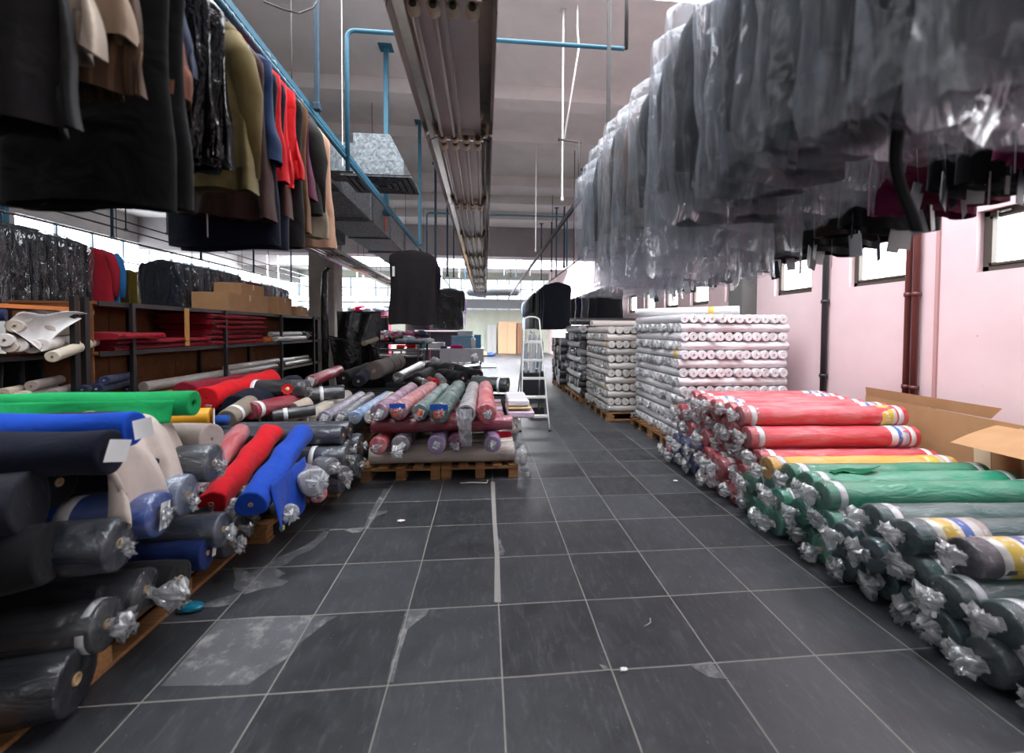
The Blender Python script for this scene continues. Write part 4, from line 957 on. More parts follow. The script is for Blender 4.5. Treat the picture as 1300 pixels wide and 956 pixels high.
# litter on the floor
for i, (px, py, s, hx, lb) in enumerate([(508, 662, .035, 'E8D8D4', 'torn white and red paper scrap on the tiles left of the strip'), (857, 611, .03, 'F0F0F0', 'small white paper scrap on the tiles near the red rolls'), (791, 851, .02, 'EDEDED', 'tiny white paper bit on the nearest tiles'), (825, 795, .03, 'A9A49E', 'short curled thread on the tiles')]):
    m = MB()
    if i == 3: m.tube([(-s, 0, 0), (-s*.2, s*.3, .004), (s*.5, s*.9, .0), (s*.8, s*1.9, .002)], .003, 6)
    else: m.grid(lambda u, v: (s*(u-.5)*1.6+.3*s*math.sin(v*3), s*(v-.5), .004+.2*s*abs(math.sin(u*5+v*2))), 6, 5)
    o = build('paper_scrap' if i < 3 else 'thread', m, paint(hx, .7)); p = at(px, py, Z=.004); o.location = p; tag(o, lb, 'litter')
for i, (px0, py0, px1, py1) in enumerate([(584, 613, 618, 613)]):
    m = MB(); a = at(px0, py0, Z=.008); b = at(px1, py1, Z=.008); m.tube([a, (a+b)/2+Vector((0, 0, .004)), b, b+Vector((.01, .05, .01))], .007, 6); o = build('plastic_strap', m, WHITEM); tag(o, 'white plastic strap lying before the centre pallets', 'strap')

# ============================================================= pile D/E behind
GPE = 'loose rolls on the low piles behind'
def gp(px, py, Y): return at(px, py, Y=Y)
# low dark platform of rolls below them
for i in range(5):
    roll((-3.55+.2*i if i < 0 else -2.55, 4.75+.27*i, .52), (-1, 0, 0), 1.35, .13, cloth(['1B1C22', '24262C', '191A20'][i % 3]), 'black roll lying under the red and navy cloth, %s from the front' % ORD[i], group=GPE, seed=i)
    roll((-2.5, 4.75+.27*i, .26), (-1, 0, 0), 1.4, .13, cloth('17181C'), 'black bottom roll beneath the red and navy cloth, %s from the front' % ORD[i], group=GPE, seed=i+2)
pallet(-3.2, 5.2, 0, 'wooden pallet under the red and navy cloth')
def bigroll(px0, py0, Y0, px1, py1, Y1, r, mt, lb, **kw):
    a = gp(px0, py0, Y0); b = gp(px1, py1, Y1); d = b-a; return roll(a, d, d.length, r, mt, lb, group=GPE, share=False, n=36, rings=14, **kw)
bigroll(236, 500, 4.4, 330, 484, 5.9, .12, cloth('7E0A24'), 'crimson cloth roll heaped behind the green roll', seed=1, wob=.07, paper=(.1, .09, (0, -.04)), core=False, corer=.05)
bigroll(262, 506, 4.35, 345, 482, 5.5, .12, cloth('D5101C'), 'vivid red cloth roll between the crimson and the navy ones', seed=2, wob=.07, core=False, corer=.05)
bigroll(298, 518, 4.4, 375, 488, 5.7, .13, cloth('0C1426'), 'dark navy cloth roll right of the vivid red one', seed=3, wob=.07, core=False, corer=.05)
a = gp(393, 495, 4.9)
bigroll(390, 494, 4.95, 300, 494, 4.95, .105, wrapped('1D1D20', .45), 'black clear-wrapped roll with a red flower label', seed=4, tuft=FILMT, tuftscale=.4, bands=[(.52, .045, LBAND)])
m = MB()
for k in range(9):
    a0 = k*2*PI/9; m.add([(0, 0, .0), (.052*math.cos(a0-.4), .052*math.sin(a0-.4), .004), (.066*math.cos(a0), .066*math.sin(a0), .01), (.052*math.cos(a0+.4), .052*math.sin(a0+.4), .004)], [(0, 1, 2, 3)], 0)
m.lathe([(.012, .001), (.012, .02), (.004, .024)], 12, 1, Matrix.Rotation(-PI/2, 4, 'Y'))
o = build('flower_label', m, [paint('C92220', .4), paint('E9B79A', .4)]); p = gp(365, 494, 4.83); o.location = p; o.rotation_euler = (1.45, 0, .1); tag(o, 'red flower shaped label on the black wrapped roll', 'label')
bigroll(385, 502, 5.4, 437, 497, 5.6, .09, wrapped('232327', .4), 'black wrapped roll running right behind the flower one', seed=5, bands=[(.18, .04, LBAND)])
bigroll(288, 532, 4.05, 318, 512, 4.45, .085, cloth('8C8072'), 'taupe cloth roll with a pale band left of the charcoal rolls', seed=6, bands=[(.1, .04, LBAND)], core=False, corer=.1)
bigroll(318, 522, 4.3, 378, 508, 5.0, .085, wrapped('8A2434', .3), 'brick red film-wrapped roll above the charcoal rolls', seed=7, bands=[(.05, .05, LBAND)])
bigroll(345, 528, 4.5, 400, 520, 4.7, .06, wrapped('2A2B2E', .4), 'thin black wrapped roll above the charcoal rolls', seed=8, bands=[(.1, .04, LBAND)])
bigroll(395, 484, 6.1, 430, 470, 7.2, .085, wrapped('9A2C3C', .6), 'red and silver wrapped roll pointing up right beside the black plastic', seed=9, paper=(.3, .09, (0, 0)), tuft=FILMT, tuftscale=.2)
bigroll(374, 520, 4.7, 392, 512, 4.85, .075, cloth('B8A898'), 'small beige roll end left of the pastel row', seed=10, core=False)
lump(268, 515, 4.4, (.07, .05, .05), film('bag1', .3), 'grey crumpled film between the red and navy rolls', 51)
m = MB(); m.tube([(0, 0, 0), (.1, .02, 0)], .045, 14); o = build('cloth_bundle', m, cloth('1B4C9A')); o.location = gp(273, 534, 3.9); tag(o, 'small blue cloth bundle end beside the yellow bundle', 'cloth')
# ---- pile E
for i in range(8):
    roll((-.75, 6.85+.26*(i % 4)+(.04 if i > 3 else 0), .135+.25*(i//4)), (-1, 0, 0), 1.9, .125, cloth(['1A1A1D', '242428', '2A2224'][i % 3]), 'dark roll low beneath the fat taupe roll, %s layer, %s from the front' % (['lower', 'upper'][i//4], ORD[i % 4]), group=GPE, seed=i)
for i in range(4):
    roll((.50, 6.62+.27*(i % 2), .13+.25*(i//2)), (-1, 0, 0), .9, .125, cloth('1F2324'), 'dark roll under the green grey one behind the red roll, %s layer, %s' % (['lower', 'upper'][i//2], ['front', 'rear'][i % 2]), group=GPE, seed=i)
pallet(-1.75, 8.2, 0, 'wooden pallet under the taupe roll pile'); pallet(-.9, 8.2, 0, 'wooden pallet under the black rolls behind the centre pile')
for i in range(7):
    roll((-.2, 7.75+.22*i if i < 5 else 7.86+.22*(i-5), .27 if i < 5 else .47), (-1, 0, 0), 1.6, .105, cloth(['1A1A1D', '3A2A2C', '26262A'][i % 3]), 'dark roll lying across far behind the centre pile, %s layer, %s from the front' % ('lower' if i < 5 else 'upper', ORD[i if i < 5 else i-5]), group=GPE, seed=i)
bigroll(475, 471, 7.2, 505, 459, 8.8, .155, cloth('5E5350'), 'fat taupe cloth roll tied with two dark bands', seed=11, wob=.03, corer=.18, bands=[(.7, .05, cloth('2A2524')), (1.2, .05, cloth('2A2524'))])
bigroll(436, 480, 7.0, 470, 466, 8.0, .10, cloth('141316'), 'black roll left of the fat taupe roll', seed=12, wob=.04)
bigroll(455, 484, 6.8, 470, 470, 7.6, .10, cloth('1A1B2A'), 'dark navy roll in front of the fat taupe roll', seed=13, wob=.04)
bigroll(505, 480, 7.0, 535, 464, 8.6, .09, wrapped('2C2A2A', .7), 'shiny black wrapped roll right of the fat taupe roll', seed=14, tuft=FILMT, tuftscale=.3)
bigroll(530, 481, 7.0, 568, 462, 9.5, .10, cloth('1D1B1E'), 'matt black roll between the wrapped one and the table', seed=15)
bigroll(588, 480, 6.9, 560, 474, 7.6, .095, cloth('101013'), 'black knitted roll end, left one of the two behind the red roll', seed=16, wob=.06)
bigroll(607, 477, 7.1, 575, 468, 7.8, .10, cloth('0D0D10'), 'black knitted roll end, right one of the two behind the red roll', seed=17, wob=.06)
bigroll(576, 468, 7.6, 545, 466, 8.2, .10, cloth('3A3638'), 'charcoal cloth bundle behind the two black knitted rolls', seed=18, wob=.08)
bigroll(553, 486, 6.4, 545, 482, 7.0, .055, cloth('B41420'), 'small red roll end in the gap behind the green rolls', seed=19)
bigroll(562, 484, 6.4, 556, 478, 7.0, .06, cloth('6A6468'), 'small grey roll end next to the small red one', seed=20)
bigroll(540, 486, 6.4, 530, 482, 7.0, .055, wrapped('4A4446', .6), 'small dark shiny roll end left of the small red one', seed=21)
bigroll(645, 489, 6.6, 600, 486, 6.8, .12, wrapped('2A3432', .4), 'dark green grey wrapped roll lying across behind the red roll', seed=22, bands=[(.12, .04, LBAND)])
# ============================================================= SHELVES
def P4(*a): return Vector(a)
sx0, sx1 = -4.85, -4.0
ORB = paint('C8743C', .6); POST = paint('232122', .5, .3)
o = thing('storage_shelf', 'long open shelf unit with brown hardboard back and dark posts', 'shelf', (0, 0, 0))
Y0, Y1, ZT = 4.75, 10.6, 1.83
for z, nm in ((ZT, 'top_board'), (1.30, 'shelf_board'), (.78, 'shelf_board'), (.25, 'shelf_board')):
    m = MB(); m.box(((sx0+sx1)/2, (Y0+Y1)/2, z-.015), (sx1-sx0, Y1-Y0, .03), 0, None, .003); m.box((sx1+.012, (Y0+Y1)/2, z-.02), (.02, Y1-Y0, .05), 1); build(nm, m, [BROWNB, POST], o)
for i in range(5):
    ya = Y0+i*(Y1-Y0)/5; m = MB(); m.box((sx0-.008, ya+(Y1-Y0)/10, .95), (.012, (Y1-Y0)/5-.01, 1.72)); build('back_panel', m, BROWNB, o)
m = MB(); m.box(((sx0+sx1)/2, Y0+.012, .92), (sx1-sx0-.1, .012, 1.76)); build('end_panel', m, BROWNB, o)
m = MB(); m.box(((sx0+sx1)/2, Y1-.012, .92), (sx1-sx0-.05, .012, 1.76)); build('end_panel', m, paint('1C1816', .8), o)
for px in (168, 286, 357, 398):
    y = at(px, 440, X=sx1+.03).y
    m = MB(); m.box((sx1+.035, y, .915), (.045, .045, 1.83), 0, None, .003); build('post', m, POST, o)
for y in (Y0+.03, 6.2, 7.6, 9.1, Y1-.03):
    m = MB(); m.box((sx0+.03, y, .915), (.04, .04, 1.83)); build('post', m, POST, o)
m = MB(); yy = at(237, 420, X=sx1+.03).y; m.box((sx1+.035, yy, 1.57), (.02, .07, .5), 0, None, .002); l_ = build('wooden_slat', m, wood('slat', 'B07A40', 'D09A58'), o); l_['label'] = 'light wooden slat'
# near shelf
o = thing('storage_shelf', 'near shelf unit with an orange top edge piled with white cloth rolls', 'shelf', (0, 0, 0))
n0, n1, zt = 2.6, 4.52, 1.75
for z, nm in ((zt, 'top_board'), (1.30, 'shelf_board'), (.72, 'shelf_board'), (.2, 'shelf_board')):
    m = MB(); m.box(((sx0+sx1)/2, (n0+n1)/2, z-.015), (sx1-sx0, n1-n0, .03)); m.box((sx1+.01, (n0+n1)/2, z-.015), (.015, n1-n0, .035), 1); build(nm, m, [BROWNB, ORB if nm == 'top_board' else POST], o)
for x, y in ((sx1+.04, n1-.06), (sx1+.04, n1+.05), (sx0, n1-.03), (sx0, n0+.03), (sx1+.04, n0+.03)):
    m = MB(); m.box((x, y, .93), (.05, .05, 1.86), 0, None, .003); build('post', m, POST, o)
GS = 'rolls lying on the shelves'
def sroll(px0, py0, X0, px1, py1, X1, r, mt, lb, zs=None, **kw):
    a = at(px0, py0, X=X0); b = at(px1, py1, X=X1)
    if zs is not None: a.z = b.z = zs+r+.002
    d = b-a; return roll(a, d, d.length, r, mt, lb, group=GS, n=24, **kw)
WC = cloth('D8D2CC'); WC2 = cloth('C6BAAC'); 
for i, (px, py, r, mt, lb) in enumerate([(5, 432, .055, WC, 'white cloth roll end at the far left of the near shelf, lower row'), (12, 440, .05, WC2, 'ivory roll end at the bottom left corner of the near shelf'), (22, 438, .06, WC, 'white roll end in the lower row of the near shelf, second from the left'), (40, 440, .06, WC, 'white roll end in the lower row of the near shelf, under the hanging cloth'), (18, 414, .055, WC2, 'beige roll end in the upper row of the near shelf'), (30, 403, .05, WC, 'white roll end near the top of the near shelf')]):
    p = at(px, py, X=-3.95); roll(p, (-.55, .8, .0), 1.2, r, mt, lb, group=GS, seed=i, n=24)
sroll(52, 438, -3.92, 110, 430, -4.5, .06, WC, 'long white roll pointing right on the lower row of the near shelf')
sroll(60, 421, -4.0, 110, 415, -4.5, .055, WC2, 'beige roll lying behind the posts in the near shelf')
sroll(48, 402, -4.1, 110, 396, -4.5, .07, WC, 'thick white roll at the top of the near shelf')
m = MB(); m.grid(lambda u, v: (-3.9-.1*math.sin(v*3)+.02*math.sin(u*8), 3.95+.55*u-.04*v, 1.69-.02*math.sin(u*6)-(.34*(1-abs(u-.35)*1.3))*v), 18, 14)
o = build('hanging_cloth', m, cloth('E6E4E2')); o.modifiers.new('s', 'SOLIDIFY').thickness = .004; tag(o, 'white cloth sagging over the front of the near shelf', 'cloth')
p = at(8, 400, X=-3.93); roll(p, (-.7, -.5, 0), .5, .05, cloth('1C2848'), 'navy cloth bundle at the top left of the near shelf', group=GS, core=False)
# red and black clothes hanging under the near shelf
for i, (y, hx, nm) in enumerate([(3.45, '8C0F1E', 'red'), (3.62, '2A0B10', 'maroon'), (3.80, '9A1222', 'red'), (3.98, '111114', 'black'), (4.14, '131318', 'black'), (4.30, '17171B', 'black')]):
    m = MB(); ph = i*1.3
    m.grid(lambda u, v: (-4.12-.36*u, y+.05*math.sin(u*10+ph)*v+.12*(v*.2), 1.26-.46*v), 16, 8); o = build('hanging_garment', m, cloth(hx)); o.modifiers.new('s', 'SOLIDIFY').thickness = .03
    tag(o, '%s cloth hanging under the near shelf, %s from the left' % (nm, ORD[i]), 'garment')
# things on the lower shelf
for i, (px, py, px1, py1, r, hx, lb) in enumerate([(3, 500, 40, 492, .045, 'B9A893', 'beige cloth roll low on the near shelf, far left'), (14, 507, 50, 497, .05, 'C9BEB2', 'cream roll end low on the near shelf, second'), (28, 503, 70, 494, .045, 'BFB4A8', 'cream roll low on the near shelf, third'), (66, 500, 92, 492, .045, 'A29C96', 'grey white roll end beside the double post'), (40, 490, 76, 482, .045, '8C8078', 'taupe roll above the low cream rolls'), (104, 495, 130, 486, .045, '1A2036', 'navy roll end low between the two shelves'), (122, 494, 165, 484, .05, '1C2744', 'dark blue roll end with a cream core low in the brown shelf'), (132, 483, 170, 476, .045, '27304E', 'blue grey roll above the dark blue one')]):
    sroll(px, py, -3.9, px1, py1, -4.3, r, cloth(hx), lb)
# cream roll poking out and red folded cloth
sroll(66, 453, -3.75, 122, 433, -4.2, .05, cloth('D2C7B2'), 'cream roll poking out between the two shelves')
RED_ = cloth('8E0C20')
def foldpile(y0, y1, z, n_, lb, x0=-4.75, x1=-3.96, h=.05, mt=RED_, slope=0, nm='folded_fabric'):
    for k in range(n_):
        m = MB(); R = random.Random(k+int(y0*10))
        a_, b_ = R.uniform(-.03, .04), R.uniform(-.05, .05); s_ = 11+k
        m.grid(lambda u, v: (x0+a_+(x1-x0)*(.5-.5*math.cos(PI*min(1, max(0, u)))), y0+b_+(y1-y0)*v, 0), 1, 1); m = MB()
        def fn(u, v):
            th = 2*PI*u; cx_ = (x0+x1)/2+a_; w = (x1-x0)/2
            return (cx_+w*math.copysign(abs(math.cos(th))**.35, math.cos(th))*(1-.05*nz(v*5, u*6, s_)), y0+b_+(y1-y0)*v, h/2+h*.5*math.copysign(abs(math.sin(th))**.5, math.sin(th))+.022*nz(u*5, v*7, s_)+slope*v)
        m.grid(fn, 24, 14); b = 0; m.f.append(tuple(i*15 for i in range(24))); m.f.append(tuple(i*15+14 for i in range(23, -1, -1))); m.m += [0, 0]; m.sm += [False, False]
        o = build(nm, m, mt); o.location.z = z+k*(h+.004); tag(o, lb % ORD[k] if '%' in lb else lb, 'folded cloth', GS)
foldpile(6.55, 8.0, 1.302, 6, 'folded dark red cloth in the tall shelf pile, %s from the bottom', h=.075)
foldpile(4.95, 6.5, 1.302, 2, 'long folded red cloth in the brown shelf, %s layer', h=.06)
foldpile(4.85, 5.5, 1.43, 1, 'red cloth end flopping over the shelf edge near the first post', x0=-4.3, x1=-3.85, h=.07)
foldpile(8.05, 8.3, 1.302, 1, 'orange folded cloth between the red pile and the striped rolls', h=.10, mt=paint('C96A28', .8))
for i in range(3): roll((-3.98-.02*i, 8.42+.02*i, 1.36+.0*i) if i == 0 else ((-4.15, 8.4, 1.36) if i == 1 else (-4.07, 8.42, 1.45)), (0, 1, 0), 1.3, .052, wrapped('A8A29A', .5), 'pale striped wrapped roll lying along the shelf beyond the orange cloth, %s one' % ['front', 'rear', 'upper'][i], group=GS, seed=i)
for i, (y, hx, lb) in enumerate([(9.85, '1E5A60', 'teal cloth bundle at the far end of the upper shelf'), (10.05, 'B9AE98', 'beige cloth bundle at the far end of the upper shelf'), (10.3, '3A2240', 'dark purple cloth bundle at the far end of the upper shelf')]):
    m = crumple_mesh(60+i, 1.0); m.v = [(x*.12, y_*.1, z*.09) for x, y_, z in m.v]; o = build('cloth_bundle', m, cloth(hx)); o.location = (-4.12, y, 1.40); tag(o, lb, 'cloth bundle')
for i, (y0, y1, r, hx, x, z, lb) in enumerate([(5.4, 6.95, .065, '9C948C', -4.06, .785, 'beige grey roll along the front of the middle shelf'), (5.35, 6.6, .05, '1E2A48', -4.2, .785, 'navy roll behind the beige grey one'), (7.05, 8.6, .05, 'A49C94', -4.06, .785, 'pale wrapped roll along the middle shelf past the second post'), (7.05, 8.7, .05, '8C867E', -4.18, .785, 'grey roll behind the pale wrapped one'), (7.1, 8.8, .05, 'B4ADA4', -4.12, .872, 'pale roll lying on top of the two wrapped ones'), (8.9, 10.2, .05, '6E5F4C', -4.06, .785, 'brown roll at the far end of the middle shelf'), (8.9, 10.3, .05, '4C463C', -4.18, .785, 'dark olive roll behind the brown one'), (8.95, 10.2, .045, '7A7468', -4.12, .87, 'khaki roll on top of the brown one'), (5.0, 6.6, .06, '1A2238', -4.08, .255, 'navy roll on the lowest shelf'), (6.7, 8.2, .06, '3A3432', -4.08, .255, 'dark brown roll on the lowest shelf')]):
    roll((x, y0, z+r), (0, 1, 0), y1-y0, r, wrapped(hx, .35), lb, group=GS, seed=i, n=20)
m = MB(); m.box((0, 0, 0), (.05, 1.9, .12), 0, None, .003); o = build('wooden_board', m, wood('plankboard', '8C5A2C', 'AF7A44', (12, 1, 12))); o.location = (-3.93, 5.9, .72); tag(o, 'brown wooden board fixed along the front of the lower shelf', 'board')
m = MB(); m.box((0, 0, 0), (.03, .9, .05), 0, None, .003); o = build('yellow_strip', m, paint('D8A81E', .5)); o.location = (-3.90, 5.55, .64); tag(o, 'yellow strip below the brown board', 'strip')
# boxes on the top shelf
def carton(x, y, z, dx, dy, dz, lb, rz=0):
    o = thing('cardboard_box', lb, 'box', (x, y, z), rz, 'cartons on top of the long shelf')
    m = MB(); m.box((0, 0, dz/2), (dx, dy, dz), 0, None, .004); build('carton_body', m, CARD, o)
    m = MB(); m.box((0, 0, dz+.001), (dx*1.0, .05, .002)); m.box((dx/2+.001, 0, dz-.05), (.002, .05, .1)); build('packing_tape', m, TAPEM, o)
    m = MB(); m.box((-dx*.1, dy*.02, dz+.006), (dx*.7, dy*.9, .006), 0, Matrix.Rotation(.02, 4, 'Y')); build('flap', m, CARD, o)
carton(-4.35, 7.75, 1.832, .55, 1.25, .30, 'wide low brown carton on top of the shelf')
carton(-4.4, 8.05, 2.142, .45, .75, .20, 'second brown carton resting on the wide low one')
carton(-4.35, 9.1, 1.832, .5, .6, .36, 'brown carton on the shelf top with its side facing the aisle')
carton(-4.35, 9.9, 1.832, .5, .55, .22, 'small brown carton at the far end of the shelf top')
# ============================================================= GARMENTS
def garment_mb(w, h, d, seed, flare=1.0, top=.17, fold=1.0, nrow=22, n=36, neck=.055, slim=.92):
    """coat or dress on a hanger: origin at the rail, width along X, hangs to z=-h"""
    R = random.Random(seed); ph = [R.uniform(0, 6.28) for _ in range(5)]; m = MB(); rows = []
    for i in range(nrow+1):
        t = i/nrow; z = -top-(h-top)*t
        if t < .10: s = t/.10; a = neck+(w-neck)*(s**.55); z = -top-.12*s**1.4*min(1, (h-top)); b = .02+d*.45*s
        else:
            s = (t-.10)/.90; z = -top-.12-(h-top-.12)*s
            a = w*(1-(1-slim)*math.sin(PI*min(1, s*1.3)) + (flare-1)*s); b = d*(.5+.5*s)
        f = fold*max(0, t-.12)
        row = []
        for k in range(n):
            th = 2*PI*k/n; c, s_ = math.cos(th), math.sin(th)
            rx = a*math.copysign(abs(c)**.8, c); ry = b*math.copysign(abs(s_)**.8, s_)
            fr = .020*f*math.sin(rx*46+ph[0]+t*1.2)+.016*f*math.sin(rx*23+ph[1])+.012*f*nz(rx*9+seed, t*3, s_)
            row.append((rx+.012*f*nz(seed, t*4, c*2), ry+fr*(1 if s_ > 0 else -.8)+.02*nz(rx*3, t*2, seed)*t, z+(.012*math.sin(rx*9+ph[2]) if i == nrow else 0)))
        rows.append(row)
    vs = [p for r in rows for p in r]; N = len(rows)
    fs = [(i*n+k, (i+1)*n+k, (i+1)*n+(k+1) % n, i*n+(k+1) % n) for i in range(N-1) for k in range(n)]
    fs.append(tuple(range(n)))
    m.add(vs, fs)
    # inner lining closing the hem slightly up
    last = rows[-1]; inn = [(x*.94, y*.85, z+.004) for x, y, z in last]; up = [(x*.9, y*.6, z+.10) for x, y, z in last]
    b = len(m.v); m.add(last+inn+up, [(k, n+k, n+(k+1) % n, (k+1) % n) for k in range(n)]+[(n+k, 2*n+k, 2*n+(k+1) % n, n+(k+1) % n) for k in range(n)]+[tuple(range(2*n, 3*n))])
    return m
def sleeve_mb(w, d, side, seed, ln=.58, top=.17):
    m = MB(); R = random.Random(seed); x = side*(w-.035); z0 = -top-.12
    pts = [(x-side*.03, 0, z0+.04), (x+side*.01, .0, z0-.05), (x+side*.035, .02, z0-.2), (x+side*.03, .03+R.uniform(-.02, .02), z0-ln*.6), (x+side*.02, .05+R.uniform(-.02, .02), z0-ln)]
    m.tube(pts, [.05, .062, .06, .052, .045], 14, flat=.85); return m
def hook_mb(w, top=.17):
    m = MB(); pts = []
    for k in range(9): a = -PI*.15+PI*1.15*k/8; pts.append((.022*math.cos(a)+0, 0, .0+.022*math.sin(a)-.004))
    pts = [(p[0], p[1], p[2]) for p in pts]; pts.append((-.0, 0, -.05)); pts.append((0, 0, -top-.01)); m.tube(pts, .0028, 6); return m
def hanger_mb(w, top=.17):
    m = MB()
    m.tube([(-w*.85, 0, -top-.09), (-w*.5, 0, -top-.045), (0, 0, -top-.005), (w*.5, 0, -top-.045), (w*.85, 0, -top-.09)], .009, 8); return m
HANG = metal('9A9A9A', .35)
def bag_mb(w, h, d, seed, top=.13, n=44, nrow=26, ragged=.03):
    R = random.Random(seed); m = MB(); ph = R.uniform(0, 6); rows = []
    for i in range(nrow+1):
        t = i/nrow; s = min(1, t/.12)
        a = .02+(w-.02)*s**.55; b = .015+d*min(1, t/.3+.35*s); z = -top-(h-top)*t
        if t < .12: z = -top-.13*s**1.4
        else: z = -top-.13-(h-top-.13)*(t-.12)/.88
        row = []
        for k in range(n):
            th = 2*PI*k/n; c, s_ = math.cos(th), math.sin(th)
            q = 1+.05*t*math.sin(th*5+ph+t*3); 
            f = .035*t*nz(c*2.2+seed, s_*2.2, t*2)+(.008+.012*t*t)*nz(c*6, s_*6+seed, t*5)*min(1, t*4)
            rx = (a*q)*math.copysign(abs(c)**.75, c)+f*c; ry = b*math.copysign(abs(s_)**.8, s_)*(1+.25*nz(t*5, c*3, seed))+f*s_*1.3+.03*t*nz(rx*7, t*5, seed+3)
            row.append((rx, ry, z+(ragged*nz(c*3+seed, s_*3)+.01*math.sin(th*7)) * (1 if i == nrow else t*t*.5)))
        rows.append(row)
    m.add([p for r in rows for p in r], [(i*n+k, (i+1)*n+k, (i+1)*n+(k+1) % n, i*n+(k+1) % n) for i in range(nrow) for k in range(n)])
    return m
def garment(x, y, z, w, h, d, mt, label, cat='garment', group=None, seed=0, sleeves=True, bag=None, bagmt=None, tilt=0.0, name='hanging_coat', flare=1.0, fold=1.0, tags=0, top=.17, lite=False):
    n = 20 if lite else 36
    me = garment_mb(w, h, d, seed, flare, top, fold, 12 if lite else 22, n).mesh('garment_body', mt)
    o = put(name, me, None, Matrix.Translation((x, y, z)) @ Matrix.Rotation(tilt, 4, 'Z')); tag(o, label, cat, group)
    build('hook', hook_mb(w, top), HANG, build('hanger', hanger_mb(w, top), BLACKM, o))
    if sleeves:
        for s in (-1, 1): build('sleeve', sleeve_mb(w, d, s, seed+s, min(.6, h*.6), top), mt, o)
    if bag:
        bw, bh, bd = bag; build('plastic_bag', bag_mb(bw, bh, bd, seed, n=24 if lite else 44, nrow=14 if lite else 26), bagmt, o)
    for q in range(tags):
        R = random.Random(seed*3+q); m = MB(); tx = R.uniform(-w*.95, w*.2); tz = -h+R.uniform(-.04, .04); TM = Matrix.Translation((tx, -d*.6-.01, tz)) @ Matrix.Rotation(R.uniform(-1.1, 1.1), 4, 'Z') @ Matrix.Rotation(R.uniform(-.35, .35), 4, 'Y')
        m.box((0, 0, -.03), (.05, .0025, .11), 0, TM); pt = build('price_tag', m, PAPER if q % 2 == 0 else paint('26303C', .5), o)
        m = MB(); m.tube([(tx, -d*.6, tz+.16), (tx, -d*.6-.01, tz+.02)], .0007, 5); build('string', m, WHITEM, pt)
    return o
GL = 'coats on the left rail'; XR1 = -1.26; ZR = 3.1
def zof(px, py): p = at(px, py, X=-1.03); return p
left = [  # px, py of the right lower corner, material, half width, name
 (92, 163, cloth('1A1718'), .22, 'dark grey coat hem nearest the camera on the left rail', True),
 (126, 76, cloth('B8A896'), .22, 'cream coat just behind the nearest dark grey one', True),
 (163, 44, cloth('A8917A'), .22, 'short beige jacket on the left rail', False),
 (188, 122, pleat('4E3828', '6B5038', 210), .23, 'brown pinstriped coat on the left rail', True),
 (240, 130, pleat('643826', '7E4C36', 260), .23, 'rust brown ribbed coat with a wavy hem on the left rail', True),
 (248, 95, cloth('18233F'), .22, 'narrow navy coat squeezed beside the rust brown one', True),
 (279, 200, glossy_dark('0A0A0C'), .22, 'shiny black coat on the left rail, first of two', False),
 (300, 221, glossy_dark('0C0C0F'), .22, 'shiny black coat on the left rail, second of two', False),
 (322, 245, cloth('6E5F36'), .22, 'olive khaki coat on the left rail', True),
 (347, 278, cloth('3E241E'), .22, 'dark brown corduroy coat, first of two beside the olive one', True),
 (368, 279, cloth('4A2A22'), .215, 'dark brown corduroy coat, second of two beside the olive one', True),
 (358, 207, cloth('1E3358'), .24, 'short denim blue coat before the red ones', True),
 (366, 232, cloth('D0141E'), .235, 'bright red coat, nearest of the three red ones', False),
 (375, 240, cloth('E01A22'), .23, 'bright red coat, middle of the three red ones', False),
 (384, 228, cloth('D81820'), .235, 'bright red coat, farthest of the three red ones', False),
 (401, 252, cloth('5A1638'), .23, 'plum coloured coat behind the red ones', False),
 (409, 275, cloth('26231F'), .235, 'charcoal coat near the far end of the left rail', True),
 (418, 302, cloth('A89A84'), .23, 'beige coat second from the far end of the left rail', True),
 (426, 313, cloth('CFA58A'), .23, 'peach lined coat last on the left rail', True)]
left_y = []
for i, (px, py, mt, w, lb, sl) in enumerate(left):
    p = at(px, py, X=XR1+w); h = ZR-p.z; left_y.append(round(p.y, 2))
    garment(XR1, p.y, ZR+.0, w/1.16, h, .045, mt, lb, 'coat', GL, seed=i+1, sleeves=i in (8, 16), tilt=(-.05 if i % 2 else .04), fold=1.5, flare=1.16, tags=1 if i in (9, 13) else 0)
# long dark coats hanging lower, behind and before
for i, (y, x, w, zb, hx, lb) in enumerate([(1.70, -1.80, .26, 2.07, '050506', 'long black coat at the back left of the dark row'), (1.64, -1.58, .26, 2.00, '060607', 'long black coat second in the dark row'), (1.53, -1.30, .265, 1.955, '060607', 'long black coat third in the dark row with a straight hem'), (1.575, -1.285, .27, 1.965, '070709', 'long black coat last in the dark row'), (2.27, -1.31, .265, 1.965, '0D1224', 'long navy coat below the brown ones'), (2.36, -1.31, .265, 1.97, '0E1328', 'second long navy coat below the brown ones'), (2.55, -1.24, .2, 2.03, '1B1516', 'dark brown lining coat hanging under the beige ones')]):
    garment(x, y, ZR, w, ZR-zb, .05, cloth(hx), lb, 'coat', GL, seed=40+i, fold=.35, sleeves=False, name='long_coat')
garment(XR1+.02, 2.62, ZR, .2, .98, .03, cloth('7C5A3C'), 'tan waistcoat lining peeking beneath the charcoal coat', 'coat', GL, seed=61, sleeves=False)
